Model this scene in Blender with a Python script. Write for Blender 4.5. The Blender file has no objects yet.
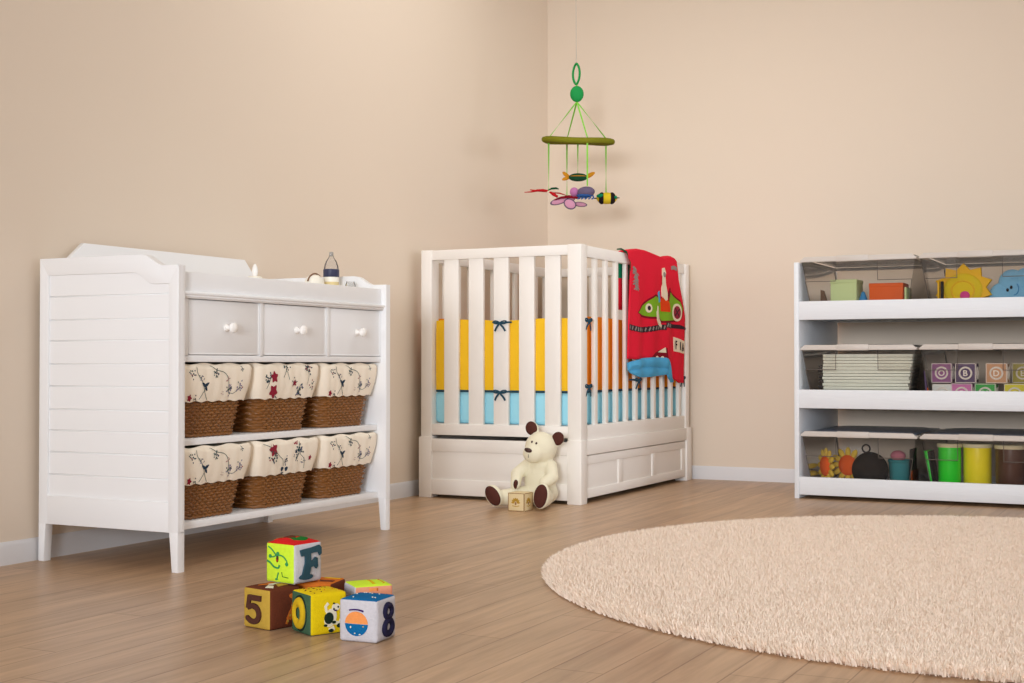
import bpy, bmesh, math, random
import numpy as np
from mathutils import Vector, Matrix
R = math.radians
PI = math.pi
rnd = random.Random(7)
scene = bpy.context.scene
COL = scene.collection

# ------------------------------------------------------------------ materials
def new_mat(name):
    m = bpy.data.materials.new(name); m.use_nodes = True
    nt = m.node_tree
    return m, nt, nt.nodes['Principled BSDF']

def lin(c):
    return tuple((v/12.92 if v <= .04045 else ((v+.055)/1.055)**2.4) for v in (x/255 for x in c))

def mat(name, rgb, rough=.5, spec=.5, bump=0, bscale=60, var=0, vscale=8, stretch=(1,1,1), sheen=0, metal=0, coat=0, sss=0):
    """rgb in 0..255 display values"""
    m, nt, b = new_mat(name)
    c = lin(rgb)
    b.inputs['Base Color'].default_value = (*c, 1)
    b.inputs['Roughness'].default_value = rough
    b.inputs['Specular IOR Level'].default_value = spec
    b.inputs['Metallic'].default_value = metal
    b.inputs['Sheen Weight'].default_value = sheen
    b.inputs['Coat Weight'].default_value = coat
    tc = nt.nodes.new('ShaderNodeTexCoord'); mp = nt.nodes.new('ShaderNodeMapping')
    nt.links.new(tc.outputs['Object'], mp.inputs['Vector']); mp.inputs['Scale'].default_value = stretch
    if var:
        n = nt.nodes.new('ShaderNodeTexNoise'); n.inputs['Scale'].default_value = vscale; n.inputs['Detail'].default_value = 5
        nt.links.new(mp.outputs[0], n.inputs['Vector'])
        mx = nt.nodes.new('ShaderNodeMix'); mx.data_type = 'RGBA'
        mx.inputs[6].default_value = (*[v*(1-var) for v in c], 1); mx.inputs[7].default_value = (*[min(1, v*(1+var)) for v in c], 1)
        nt.links.new(n.outputs['Fac'], mx.inputs[0]); nt.links.new(mx.outputs[2], b.inputs['Base Color'])
    if bump:
        n = nt.nodes.new('ShaderNodeTexNoise'); n.inputs['Scale'].default_value = bscale; n.inputs['Detail'].default_value = 3
        nt.links.new(mp.outputs[0], n.inputs['Vector'])
        bp = nt.nodes.new('ShaderNodeBump'); bp.inputs['Strength'].default_value = bump; bp.inputs['Distance'].default_value = .004
        nt.links.new(n.outputs['Fac'], bp.inputs['Height']); nt.links.new(bp.outputs[0], b.inputs['Normal'])
    return m

def clear_mat(name, tint, gloss=.12, rough=.12, dens=1.0):
    """thin clear plastic: lets light through with a tint, plus a glossy coat"""
    m = bpy.data.materials.new(name); m.use_nodes = True; nt = m.node_tree; nt.nodes.clear()
    out = nt.nodes.new('ShaderNodeOutputMaterial')
    tr = nt.nodes.new('ShaderNodeBsdfTransparent'); tr.inputs[0].default_value = (*[1-(1-t)*dens for t in tint], 1)
    gl = nt.nodes.new('ShaderNodeBsdfGlossy'); gl.inputs['Color'].default_value = (.9, .9, .9, 1); gl.inputs['Roughness'].default_value = rough
    df = nt.nodes.new('ShaderNodeBsdfDiffuse'); df.inputs[0].default_value = (.62, .6, .57, 1)
    m1 = nt.nodes.new('ShaderNodeMixShader'); m1.inputs[0].default_value = gloss*.8
    m2 = nt.nodes.new('ShaderNodeMixShader')
    fr = nt.nodes.new('ShaderNodeFresnel'); fr.inputs[0].default_value = 1.2
    nt.links.new(tr.outputs[0], m1.inputs[1]); nt.links.new(df.outputs[0], m1.inputs[2])
    nt.links.new(fr.outputs[0], m2.inputs[0]); nt.links.new(m1.outputs[0], m2.inputs[1]); nt.links.new(gl.outputs[0], m2.inputs[2])
    nt.links.new(m2.outputs[0], out.inputs[0])
    return m

def floor_mat():
    m, nt, b = new_mat('oak_floor')
    L = nt.links.new
    tc = nt.nodes.new('ShaderNodeTexCoord')
    mp = nt.nodes.new('ShaderNodeMapping'); mp.inputs['Rotation'].default_value = (0, 0, R(-90)); mp.inputs['Location'].default_value = (.3, -.9727, 0)
    L(tc.outputs['Object'], mp.inputs['Vector'])
    br = nt.nodes.new('ShaderNodeTexBrick'); br.offset = 0; br.offset_frequency = 2; br.squash = 1
    br.inputs['Scale'].default_value = 1; br.inputs['Brick Width'].default_value = 1.55; br.inputs['Row Height'].default_value = .1163
    br.inputs['Mortar Size'].default_value = .0024; br.inputs['Mortar Smooth'].default_value = .6; br.inputs['Bias'].default_value = -.1
    br.inputs['Color1'].default_value = (.92, .92, .92, 1); br.inputs['Color2'].default_value = (1.06, 1.06, 1.06, 1); br.inputs['Mortar'].default_value = (.57, .51, .46, 1)
    sx = nt.nodes.new('ShaderNodeSeparateXYZ'); L(mp.outputs[0], sx.inputs[0])
    dv = nt.nodes.new('ShaderNodeMath'); dv.operation = 'DIVIDE'; dv.inputs[1].default_value = .1163; L(sx.outputs['Y'], dv.inputs[0])
    fl = nt.nodes.new('ShaderNodeMath'); fl.operation = 'FLOOR'; L(dv.outputs[0], fl.inputs[0])
    wn = nt.nodes.new('ShaderNodeTexWhiteNoise'); wn.noise_dimensions = '1D'; L(fl.outputs[0], wn.inputs['W'])
    ma = nt.nodes.new('ShaderNodeMath'); ma.operation = 'MULTIPLY_ADD'; ma.inputs[1].default_value = 1.55; L(wn.outputs['Value'], ma.inputs[0]); L(sx.outputs['X'], ma.inputs[2])
    cx = nt.nodes.new('ShaderNodeCombineXYZ'); L(ma.outputs[0], cx.inputs['X']); L(sx.outputs['Y'], cx.inputs['Y'])
    L(cx.outputs[0], br.inputs['Vector'])
    mg = nt.nodes.new('ShaderNodeMapping'); mg.inputs['Scale'].default_value = (14, .9, 1); L(tc.outputs['Object'], mg.inputs['Vector'])
    n = nt.nodes.new('ShaderNodeTexNoise'); n.inputs['Scale'].default_value = 2.2; n.inputs['Detail'].default_value = 8; n.inputs['Roughness'].default_value = .62; n.inputs['Distortion'].default_value = .5
    L(mg.outputs[0], n.inputs['Vector'])
    cr = nt.nodes.new('ShaderNodeValToRGB')
    cr.color_ramp.elements[0].position = .33; cr.color_ramp.elements[0].color = (*lin((166, 134, 103)), 1)
    cr.color_ramp.elements[1].position = .67; cr.color_ramp.elements[1].color = (*lin((198, 165, 131)), 1)
    L(n.outputs['Fac'], cr.inputs[0])
    mu = nt.nodes.new('ShaderNodeMix'); mu.data_type = 'RGBA'; mu.blend_type = 'MULTIPLY'; mu.inputs[0].default_value = 1
    L(cr.outputs[0], mu.inputs[6]); L(br.outputs['Color'], mu.inputs[7]); L(mu.outputs[2], b.inputs['Base Color'])
    b.inputs['Roughness'].default_value = .36; b.inputs['Specular IOR Level'].default_value = .42
    bp = nt.nodes.new('ShaderNodeBump'); bp.inputs['Strength'].default_value = .35; bp.inputs['Distance'].default_value = .0012
    mm = nt.nodes.new('ShaderNodeMath'); mm.operation = 'MULTIPLY_ADD'; mm.inputs[1].default_value = -1.0; mm.inputs[2].default_value = 0
    L(br.outputs['Fac'], mm.inputs[0])
    ad = nt.nodes.new('ShaderNodeMath'); ad.operation = 'MULTIPLY_ADD'; ad.inputs[1].default_value = .25
    L(n.outputs['Fac'], ad.inputs[0]); L(mm.outputs[0], ad.inputs[2])
    L(ad.outputs[0], bp.inputs['Height']); L(bp.outputs[0], b.inputs['Normal'])
    return m

M = {}
def mk(k, *a, **kw):
    M[k] = mat(k, *a, **kw); return M[k]
M['floor'] = floor_mat()
mk('wall', (226, 211, 193), .9, .2, bump=.06, bscale=180)
mk('ceiling', (236, 233, 228), .9, .2); mk('wall_pale', (226, 223, 218), .9, .2)
mk('baseboard', (226, 226, 228), .45)
mk('white_paint', (241, 242, 243), .38, .45, bump=.04, bscale=70, stretch=(1, 1, 6))
mk('crib_paint', (241, 237, 231), .42, .4)
mk('shelf_paint', (229, 233, 238), .45, .4, bump=.25, bscale=26, stretch=(.35, 1, 9), var=.03, vscale=20)
mk('knob_white', (248, 246, 242), .2, .6)
mk('wicker', (132, 84, 36), .35, .6, var=.45, vscale=40, stretch=(1, 1, 4), bump=.2, bscale=220)
mk('wicker_dark', (82, 47, 22), .6, .3)
mk('liner', (248, 238, 220), .9, .1, bump=.12, bscale=45)
mk('ink_navy', (48, 66, 84), .9, .1); mk('ink_green', (62, 92, 88), .9, .1); mk('ink_red', (150, 44, 62), .9, .1); mk('ink_lilac', (118, 112, 148), .9, .1)
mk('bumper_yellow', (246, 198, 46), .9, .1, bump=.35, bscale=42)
mk('mattress_blue', (168, 230, 248), .9, .1, bump=.2, bscale=60)
mk('teal_tie', (38, 74, 92), .8, .2)
mk('rug', (240, 216, 196), .95, .05, var=.12, vscale=3)
mk('pile_cream', (251, 236, 221), .95, .05); mk('pile_grey', (246, 234, 218), .95, .05)
mk('bear_cream', (234, 228, 202), .9, .15, bump=.35, bscale=120, sheen=.2)
mk('bear_brown', (82, 44, 36), .85, .2, bump=.35, bscale=120)
mk('bear_dark', (60, 32, 26), .35, .5)
mk('blanket_red', (226, 34, 58), .95, .1, bump=.35, bscale=130)
mk('green_felt', (20, 132, 92), .9, .1); mk('blanket_blue', (84, 168, 214), .9, .1, bump=.2, bscale=40)
mk('creature_green', (128, 178, 42), .9, .1); mk('orange_red', (226, 70, 22), .9, .1); mk('felt_cream', (236, 222, 196), .9, .1)
mk('outline', (58, 40, 48), .9, .1); mk('grey_print', (150, 140, 134), .9, .1); mk('maroon', (132, 20, 38), .9, .1)
mk('mob_green', (24, 140, 68), .7, .2); mk('mob_olive', (118, 118, 32), .95, .05, bump=.3, bscale=90); mk('mob_ribbon', (128, 200, 66), .6, .3)
mk('cord_grey', (170, 165, 158), .6, .3)
mk('mob_red', (186, 26, 34), .9, .1); mk('mob_pink', (208, 150, 176), .9, .1); mk('mob_mauve', (178, 112, 160), .9, .1); mk('mob_purple', (100, 88, 112), .9, .1)
mk('mob_blue', (46, 84, 142), .9, .1); mk('mob_yellow', (216, 190, 44), .9, .1); mk('mob_black', (34, 26, 30), .9, .1); mk('mob_orange', (206, 140, 36), .9, .1); mk('mob_dkgreen', (28, 76, 50), .9, .1)
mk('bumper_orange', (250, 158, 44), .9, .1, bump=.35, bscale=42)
FB = dict(bump=.5, bscale=260, var=.10, vscale=120)
mk('f_lime', (206, 240, 60), .95, .1, **FB); mk('f_white', (202, 200, 206), .95, .1, **FB); mk('f_teal', (52, 82, 94), .95, .1, **FB)
mk('f_tan', (192, 158, 66), .95, .1, **FB); mk('f_brown', (104, 54, 36), .95, .1, **FB); mk('f_dkbrown', (84, 52, 42), .95, .1, **FB)
mk('f_orange', (206, 112, 40), .95, .1, **FB); mk('f_green', (66, 98, 74), .95, .1, **FB); mk('f_yellow', (226, 198, 20), .95, .1, **FB)
mk('f_blue', (18, 104, 160), .95, .1, **FB); mk('f_navy', (38, 36, 62), .95, .1, **FB); mk('f_peach', (238, 152, 86), .95, .1, **FB); mk('f_pink', (224, 152, 120), .95, .1, **FB)
mk('f_purple', (62, 28, 96), .95, .1); mk('f_red', (206, 36, 34), .95, .1, **FB); mk('f_dkgreen', (26, 112, 42), .95, .1, **FB); mk('f_panda', (32, 48, 38), .95, .1); mk('f_cream', (232, 226, 204), .95, .1)
mk('f_vine', (60, 150, 84), .95, .1); mk('f_gold', (208, 172, 34), .95, .1, **FB)
mk('wood_light', (226, 206, 160), .55, .4, var=.08, vscale=30); mk('wood_edge', (150, 112, 74), .6, .3); mk('print_gold', (190, 150, 60), .7, .2)
M['bin'] = clear_mat('clear_bin', (.96, .945, .93), .03, .08)
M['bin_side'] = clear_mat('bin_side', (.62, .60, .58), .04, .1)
M['bin_smoke'] = clear_mat('smoke_lid', (.55, .56, .57), .18, .18)
M['glass'] = clear_mat('clear_glass', (.96, .96, .96), .10, .05)
mk('bin_rim', (204, 196, 188), .45, .4); mk('bin_edge', (96, 86, 78), .5, .4); mk('lid_dark', (112, 120, 134), .3, .5)
mk('bottle_white', (244, 240, 226), .4, .4); mk('bottle_navy', (52, 56, 84), .45, .4); mk('bottle_yellow', (226, 206, 150), .5, .3); mk('wood_brown', (128, 92, 66), .5, .3)
mk('c_ltgreen', (204, 220, 160), .7, .2); mk('c_orange', (226, 96, 32), .7, .2); mk('c_brown', (110, 84, 66), .8, .2); mk('c_blue', (60, 140, 196), .7, .2)
mk('c_sun', (240, 186, 40), .8, .1); mk('c_sun2', (226, 196, 30), .8, .1); mk('c_cloud', (128, 188, 222), .8, .1); mk('c_magenta', (216, 70, 140), .8, .1); mk('c_black', (30, 28, 30), .7, .2)
mk('paper', (242, 244, 230), .85, .1); mk('paper_edge', (206, 210, 192), .85, .1); mk('clip_dark', (44, 36, 34), .5, .4)
mk('d_purple', (150, 96, 140), .7, .2); mk('d_plum', (98, 80, 108), .7, .2); mk('d_tan', (206, 158, 122), .7, .2); mk('d_white', (228, 230, 222), .7, .2); mk('d_pink', (212, 126, 178), .7, .2); mk('d_green', (74, 172, 84), .7, .2); mk('d_yellow', (222, 210, 74), .7, .2); mk('d_olive', (186, 172, 88), .7, .2); mk('d_ring', (240, 232, 220), .7, .2)
mk('e_orange', (236, 100, 40), .85, .1, bump=.3, bscale=90); mk('e_petal', (226, 190, 76), .85, .1); mk('e_black', (42, 36, 34), .9, .1, bump=.3, bscale=80); mk('e_teal', (58, 142, 146), .7, .2); mk('e_pink', (206, 122, 140), .85, .1)
mk('j_green', (34, 226, 44), .35, .5); mk('j_yellow', (252, 232, 30), .35, .5); mk('j_brown', (84, 48, 34), .35, .5); mk('j_lid', (228, 216, 178), .5, .4)
mk('window_frame', (240, 240, 240), .5)

# ------------------------------------------------------------------ things
INV = {}
def thing(name, label, cat, loc=(0, 0, 0), rotz=0, group=None, rot=None):
    o = bpy.data.objects.new(name, None); COL.objects.link(o); o.empty_display_size = .05
    o.location = loc; o.rotation_euler = rot if rot else (0, 0, rotz)
    o['label'] = label; o['category'] = cat
    if group: o['group'] = group
    mw = Matrix.Translation(loc) @ (Matrix.Rotation(rotz, 4, 'Z') if not rot else __import__('mathutils').Euler(rot).to_matrix().to_4x4())
    INV[o] = mw.inverted()
    return o
def tag(o, label, cat, group=None, kind=None):
    o['label'] = label; o['category'] = cat
    if group: o['group'] = group
    if kind: o['kind'] = kind
    return o
def copy_tree(o, parent=None):
    c = o.copy(); COL.objects.link(c); c.parent = parent
    for ch in list(o.children): copy_tree(ch, c)
    return c

class G:
    """collects shapes, then links them as one mesh object"""
    def __init__(s): s.bm = bmesh.new(); s.mats = []; s.mi = 0
    def m(s, k):
        mm = M[k] if isinstance(k, str) else k
        if mm not in s.mats: s.mats.append(mm)
        s.mi = s.mats.index(mm); return s
    def merge(s, b, T=None):
        if T is not None: bmesh.ops.transform(b, matrix=T, verts=b.verts)
        for f in b.faces: f.material_index = s.mi
        me = bpy.data.meshes.new('t'); b.to_mesh(me); b.free(); s.bm.from_mesh(me); bpy.data.meshes.remove(me); return s
    def box(s, x0, x1, y0, y1, z0, z1, bev=.002, T=None, seg=2):
        b = bmesh.new(); bmesh.ops.create_cube(b, size=1)
        for v in b.verts: v.co = Vector(((x0+x1)/2+v.co.x*(x1-x0), (y0+y1)/2+v.co.y*(y1-y0), (z0+z1)/2+v.co.z*(z1-z0)))
        if bev: bmesh.ops.bevel(b, geom=list(b.edges), offset=min(bev, abs(x1-x0)*.45, abs(y1-y0)*.45, abs(z1-z0)*.45), segments=seg, affect='EDGES', profile=.5)
        return s.merge(b, T)
    def prism(s, pts, a0, a1, axis='y', bev=.0015, T=None):
        """polygon pts extruded along axis; axis y: pts=(x,z); axis x: pts=(y,z); axis z: pts=(x,y)"""
        b = bmesh.new()
        def P(p, a):
            return {'y': (p[0], a, p[1]), 'x': (a, p[0], p[1]), 'z': (p[0], p[1], a)}[axis]
        v0 = [b.verts.new(P(p, a0)) for p in pts]; v1 = [b.verts.new(P(p, a1)) for p in pts]
        b.faces.new(v0); b.faces.new(v1[::-1]); n = len(pts)
        for i in range(n): b.faces.new((v0[i], v1[i], v1[(i+1) % n], v0[(i+1) % n]))
        bmesh.ops.recalc_face_normals(b, faces=b.faces)
        if bev:
            rim = [e for e in b.edges if not ((e.verts[0] in v0) != (e.verts[1] in v0))]
            bmesh.ops.bevel(b, geom=rim, offset=bev, segments=2, affect='EDGES', profile=.5, clamp_overlap=True)
        return s.merge(b, T)
    def lathe(s, prof, n=32, T=None, sx=1, sy=1):
        b = bmesh.new(); rings = []
        for r, z in prof:
            if r < 1e-6: rings.append([b.verts.new((0, 0, z))])
            else: rings.append([b.verts.new((r*sx*math.cos(2*PI*i/n), r*sy*math.sin(2*PI*i/n), z)) for i in range(n)])
        for a, c in zip(rings, rings[1:]):
            for i in range(n):
                j = (i+1) % n
                if len(a) == 1 and len(c) == 1: continue
                if len(a) == 1: b.faces.new((a[0], c[j], c[i]))
                elif len(c) == 1: b.faces.new((a[i], a[j], c[0]))
                else: b.faces.new((a[i], a[j], c[j], c[i]))
        bmesh.ops.recalc_face_normals(b, faces=b.faces)
        return s.merge(b, T)
    def ell(s, c, r, T=None, seg=24, rot=None):
        b = bmesh.new(); bmesh.ops.create_uvsphere(b, u_segments=seg, v_segments=seg*2//3, radius=1)
        mtx = Matrix.Translation(c) @ (rot.to_matrix().to_4x4() if rot is not None else Matrix()) @ Matrix.Diagonal((*r, 1))
        bmesh.ops.transform(b, matrix=mtx, verts=b.verts)
        return s.merge(b, T)
    def tube(s, pts, r, n=8, T=None, cap=True, flat=1.0, up=None):
        b = bmesh.new(); pts = [Vector(p) for p in pts]; rings = []
        N = len(pts); prev = None
        for i, p in enumerate(pts):
            t = (pts[min(i+1, N-1)]-pts[max(i-1, 0)]).normalized()
            if prev is None:
                u = Vector(up) if up else (Vector((0, 0, 1)) if abs(t.z) < .9 else Vector((1, 0, 0)))
            else: u = prev
            u = (u-t*u.dot(t)).normalized(); prev = u; w = t.cross(u)
            rr = r[i] if isinstance(r, (list, tuple)) else r
            rings.append([b.verts.new(p+(u*math.cos(2*PI*k/n)*flat+w*math.sin(2*PI*k/n))*rr) for k in range(n)])
        for a, c in zip(rings, rings[1:]):
            for i in range(n): b.faces.new((a[i], a[(i+1) % n], c[(i+1) % n], c[i]))
        if cap: b.faces.new(rings[0][::-1]); b.faces.new(rings[-1])
        return s.merge(b, T)
    def torus(s, c, R0, r, T=None, rx=1, rz=1, n=28, k=8, plane='xz'):
        pts = []
        b = bmesh.new(); rings = []
        for i in range(n):
            a = 2*PI*i/n; ring = []
            for j in range(k):
                q = 2*PI*j/k; rad = R0+r*math.cos(q)
                u, w, h = rad*math.cos(a)*rx, rad*math.sin(a)*rz, r*math.sin(q)
                if plane == 'xz': v = (c[0]+u, c[1]+h, c[2]+w)
                elif plane == 'yz': v = (c[0]+h, c[1]+u, c[2]+w)
                else: v = (c[0]+u, c[1]+w, c[2]+h)
                ring.append(b.verts.new(v))
            rings.append(ring)
        for i in range(n):
            a, d = rings[i], rings[(i+1) % n]
            for j in range(k): b.faces.new((a[j], a[(j+1) % k], d[(j+1) % k], d[j]))
        bmesh.ops.recalc_face_normals(b, faces=b.faces)
        return s.merge(b, T)
    def poly(s, pts, h, f=None, sub=0, lo=-.004, T=None):
        """flat applique in a face frame: pts (u,v), top at n=h(+f(u,v)), sides down to lo"""
        b = bmesh.new(); n = len(pts)
        f = f or (lambda u, v: 0)
        top = [b.verts.new((p[0], p[1], f(*p)+h)) for p in pts]; bot = [b.verts.new((p[0], p[1], f(*p)+lo)) for p in pts]
        cu = sum(p[0] for p in pts)/n; cv = sum(p[1] for p in pts)/n
        face = b.faces.new(top)
        for i in range(n): b.faces.new((top[i], bot[i], bot[(i+1) % n], top[(i+1) % n]))
        bmesh.ops.triangulate(b, faces=[face])
        if sub:
            es = [e for e in b.edges if all(v in top for v in e.verts)]
            bmesh.ops.subdivide_edges(b, edges=es, cuts=sub, use_grid_fill=True)
            for v in b.verts:
                if v.co.z > f(v.co.x, v.co.y)+lo+1e-5: v.co.z = f(v.co.x, v.co.y)+h
        bmesh.ops.recalc_face_normals(b, faces=b.faces)
        return s.merge(b, T)
    def done(s, name, parent=None, local=False, smooth=True, ang=38, kind=None):
        if parent is not None and not local: bmesh.ops.transform(s.bm, matrix=INV[root_of(parent)], verts=s.bm.verts)
        me = bpy.data.meshes.new(name); s.bm.to_mesh(me); s.bm.free()
        for m_ in s.mats: me.materials.append(m_)
        if smooth:
            me.polygons.foreach_set('use_smooth', [True]*len(me.polygons)); me.set_sharp_from_angle(angle=R(ang))
        o = bpy.data.objects.new(name, me); COL.objects.link(o)
        if parent is not None: o.parent = parent
        if kind: o['kind'] = kind
        return o
def root_of(o):
    while o.parent is not None: o = o.parent
    return o
def ellipse(cu, cv, ru, rv, n=24, rot=0, a0=0, a1=2*PI, closed=True):
    out = []
    for i in range(n):
        a = a0+(a1-a0)*i/(n if closed else n-1)
        x, y = ru*math.cos(a), rv*math.sin(a)
        out.append((cu+x*math.cos(rot)-y*math.sin(rot), cv+x*math.sin(rot)+y*math.cos(rot)))
    return out
def stroke(pts, w):
    """thick line as polygon"""
    L_, R_ = [], []
    for i, p in enumerate(pts):
        a = pts[max(i-1, 0)]; c = pts[min(i+1, len(pts)-1)]
        dx, dy = c[0]-a[0], c[1]-a[1]; l = math.hypot(dx, dy) or 1
        ww = w[i] if isinstance(w, (list, tuple)) else w
        L_.append((p[0]-dy/l*ww/2, p[1]+dx/l*ww/2)); R_.append((p[0]+dy/l*ww/2, p[1]-dx/l*ww/2))
    return L_+R_[::-1]
def segs(pts, w):
    out = []
    for i in range(len(pts)-1):
        wi = w[i] if isinstance(w, (list, tuple)) else w
        out.append(stroke([pts[i], pts[i+1]], wi)); out.append(ellipse(pts[i+1][0], pts[i+1][1], wi/2, wi/2, 10))
    return out
def smoothline(pts, k=4):
    """Catmull-Rom"""
    out = []
    P = [pts[0]]+list(pts)+[pts[-1]]
    for i in range(1, len(P)-2):
        for j in range(k):
            t = j/k
            out.append(tuple(.5*((2*P[i][d])+(-P[i-1][d]+P[i+1][d])*t+(2*P[i-1][d]-5*P[i][d]+4*P[i+1][d]-P[i+2][d])*t*t+(-P[i-1][d]+3*P[i][d]-3*P[i+1][d]+P[i+2][d])*t**3) for d in range(len(P[i]))))
    out.append(tuple(pts[-1])); return out
def text_bm(ch, size, depth, off=0.0, width=1.0):
    """letter as a thick mesh centred on the origin in the u-v plane, n = 0..depth"""
    cu = bpy.data.curves.new('t', 'FONT'); cu.body = ch; cu.size = 1; cu.extrude = .5; cu.offset = off; cu.resolution_u = 4
    cu.align_x = 'CENTER'
    o = bpy.data.objects.new('t', cu); COL.objects.link(o)
    dg = bpy.context.evaluated_depsgraph_get()
    me = bpy.data.meshes.new_from_object(o.evaluated_get(dg))
    b = bmesh.new(); b.from_mesh(me)
    bpy.data.objects.remove(o); bpy.data.curves.remove(cu); bpy.data.meshes.remove(me)
    xs = [v.co.x for v in b.verts]; ys = [v.co.y for v in b.verts]
    cx, cy, h = (min(xs)+max(xs))/2, (min(ys)+max(ys))/2, max(ys)-min(ys)
    for v in b.verts: v.co = Vector(((v.co.x-cx)/h*size*width, (v.co.y-cy)/h*size, (v.co.z+.5)*depth))
    return b
def frame(face, h, c=(0, 0, 0)):
    """matrix from (u right, v up, n out) to a face of a box of half size h centred at c"""
    n = {'-Y': (0, -1, 0), '+X': (1, 0, 0), '+Z': (0, 0, 1), '-X': (-1, 0, 0)}[face]
    u = {'-Y': (1, 0, 0), '+X': (0, 1, 0), '+Z': (1, 0, 0), '-X': (0, -1, 0)}[face]
    u = Vector(u); n = Vector(n); v = n.cross(u)
    Mx = Matrix((u, v, n)).transposed().to_4x4()
    Mx.translation = Vector(c)+n*h
    return Mx

# ------------------------------------------------------------------ the room
XL, YB, XR, YF, ZC = -3.368, 7.1186, 4.0, -4.0, 2.95
def struct(g, name):
    o = g.done(name); o['kind'] = 'structure'; return o
struct(G().m('floor').box(XL-.1, XR+.1, YF-.1, YB+.1, -.1, 0, 0), 'floor')
struct(G().m('ceiling').box(XL-.1, XR+.1, YF-.1, YB+.1, ZC, ZC+.1, 0), 'ceiling')
struct(G().m('wall').box(XL-.1, XL, YF-.1, YB+.1, 0, ZC, 0), 'wall_left')
struct(G().m('wall').box(XL, XR, YB, YB+.1, 0, ZC, 0), 'wall_back')
WZ0, WZ1 = .5, 2.3
WINS = ((-3.1, -1.3), (-.5, 1.3))
g = G().m('wall_pale').box(XL, XR, YF-.1, YF, 0, WZ0, 0).box(XL, XR, YF-.1, YF, WZ1, ZC, 0)
for a, c in ((XL, WINS[0][0]), (WINS[0][1], WINS[1][0]), (WINS[1][1], XR)): g.box(a, c, YF-.1, YF, WZ0, WZ1, 0)
struct(g, 'wall_front')
for k, (a, c) in enumerate(WINS):
    g = G().m('window_frame')
    for x in (a, (a+c)/2-.025, c-.05): g.box(x, x+.05, YF-.08, YF-.02, WZ0, WZ1, .003)
    g.box(a, c, YF-.08, YF-.02, WZ0, WZ0+.05, .003).box(a, c, YF-.08, YF-.02, WZ1-.05, WZ1, .003)
    struct(g, 'window_%d' % (k+1))
VS = ((.6, 4.2), (5.2, 6.9))
g = G().m('wall_pale').box(XR, XR+.1, YF-.1, YB+.1, 0, WZ0, 0).box(XR, XR+.1, YF-.1, YB+.1, WZ1, ZC, 0)
for a, c in ((YF-.1, VS[0][0]), (VS[0][1], VS[1][0]), (VS[1][1], YB+.1)): g.box(XR, XR+.1, a, c, WZ0, WZ1, 0)
struct(g, 'wall_right')
for k, (a, c) in enumerate(VS):
    g = G().m('window_frame')
    for y in (a, (a+c)/2-.025, c-.05): g.box(XR+.02, XR+.08, y, y+.05, WZ0, WZ1, .003)
    g.box(XR+.02, XR+.08, a, c, WZ0, WZ0+.05, .003).box(XR+.02, XR+.08, a, c, WZ1-.05, WZ1, .003)
    struct(g, 'window_%d' % (k+3))  # right-wall windows are unseen, put in to go with the side fill
def baseprof(t=.012, h=.073): return [(0, 0), (t, 0), (t, h-.014), (t-.003, h-.006), (t*.45, h), (0, h)]
g = G().m('baseboard').prism([(XL+a, z) for a, z in baseprof()], YF, YB-.0005, 'y', bev=.0006); struct(g, 'baseboard_left')
g = G().m('baseboard').prism([(YB-a, z) for a, z in baseprof()], XL+.012, XR, 'x', bev=.0006); struct(g, 'baseboard_back')

# ------------------------------------------------------------------ changing table
def scurve(x0, z0, x1, z1, n=8):
    return [(x0+(x1-x0)*i/n, z0+(z1-z0)*(.5-.5*math.cos(PI*i/n))) for i in range(n+1)]
t = thing('changing_table', 'white changing table with three drawers over two open shelves', 'changing table', (-3.055, 3.818, 0))
TX0, TX1 = -3.342, -2.765
def end_panel(y0, outer):
    """outer = -1: decorated face towards -y, +1: towards +y"""
    g = G().m('white_paint')
    ya, yb = (y0+.0100, y0+.032) if outer < 0 else (y0, y0+.022)
    top = [(TX0, .9775), (-2.9126, .9768)]+scurve(-2.9126, .9768, -2.825, .941)+[(TX1, .9405)]
    g.prism([(TX0, .121), (TX1, .121)]+top[::-1], ya, yb, 'y', bev=.002)
    fa, fb = (y0, y0+.013) if outer < 0 else (y0+.019, y0+.032)
    g.prism([(TX0, .1205), (-3.304, .1205), (-3.304, .9222), (TX0, .9775)], fa, fb, 'y', bev=.0025)
    g.prism([(-2.803, .1205), (TX1, .1205), (TX1, .9405), (-2.803, .8834)], fa, fb, 'y', bev=.0025)
    g.prism([(-3.306, .1208), (-2.801, .1208), (-2.801, .213), (-3.306, .213)], fa, fb, 'y', bev=.0025)
    rail = [(-3.3065, .9222), (-2.947, .9208)]+scurve(-2.945, .9208, -2.868, .8841)+[(-2.801, .8834)]
    g.prism(rail+top[::-1]+[], fa, fb, 'y', bev=.0022)
    zs = [.208, .282, .354, .4235, .491, .565, .636, .711, .778, .853, .93]
    pa, pb = (y0+.0068, y0+.013) if outer < 0 else (y0+.019, y0+.0252)
    for a, b_ in zip(zs, zs[1:]):
        g.box(-3.312, -2.797, pa, pb, a+.0010, b_-.0010, .0018, seg=1)
    return g.done('end_panel', t)
end_panel(3.2105, -1); end_panel(4.394, 1)
for y0 in (3.2105, 4.394):
    G().m('white_paint').prism([(TX0, 0), (-3.3195, 0), (-3.311, .1225), (TX0, .1225)], y0, y0+.032, 'y', bev=.002).done('leg', t)
    G().m('white_paint').prism([(-2.788, 0), (TX1, 0), (TX1, .1225), (-2.799, .1225)], y0, y0+.032, 'y', bev=.002).done('leg', t)
ya, yb = 3.2415, 4.395
G().m('white_paint').prism([(3.27, .86), (4.366, .86), (4.366, .95), (4.30, .9905), (4.2457, 1.0445), (3.3865, 1.0425), (3.325, .9905), (3.27, .95)], -3.342, -3.322, 'x', bev=.004).done('back_guard', t)
g = G().m('white_paint').box(-3.338, -3.325, ya, yb, .13, .93, .001); g.done('back_panel', t)
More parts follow.
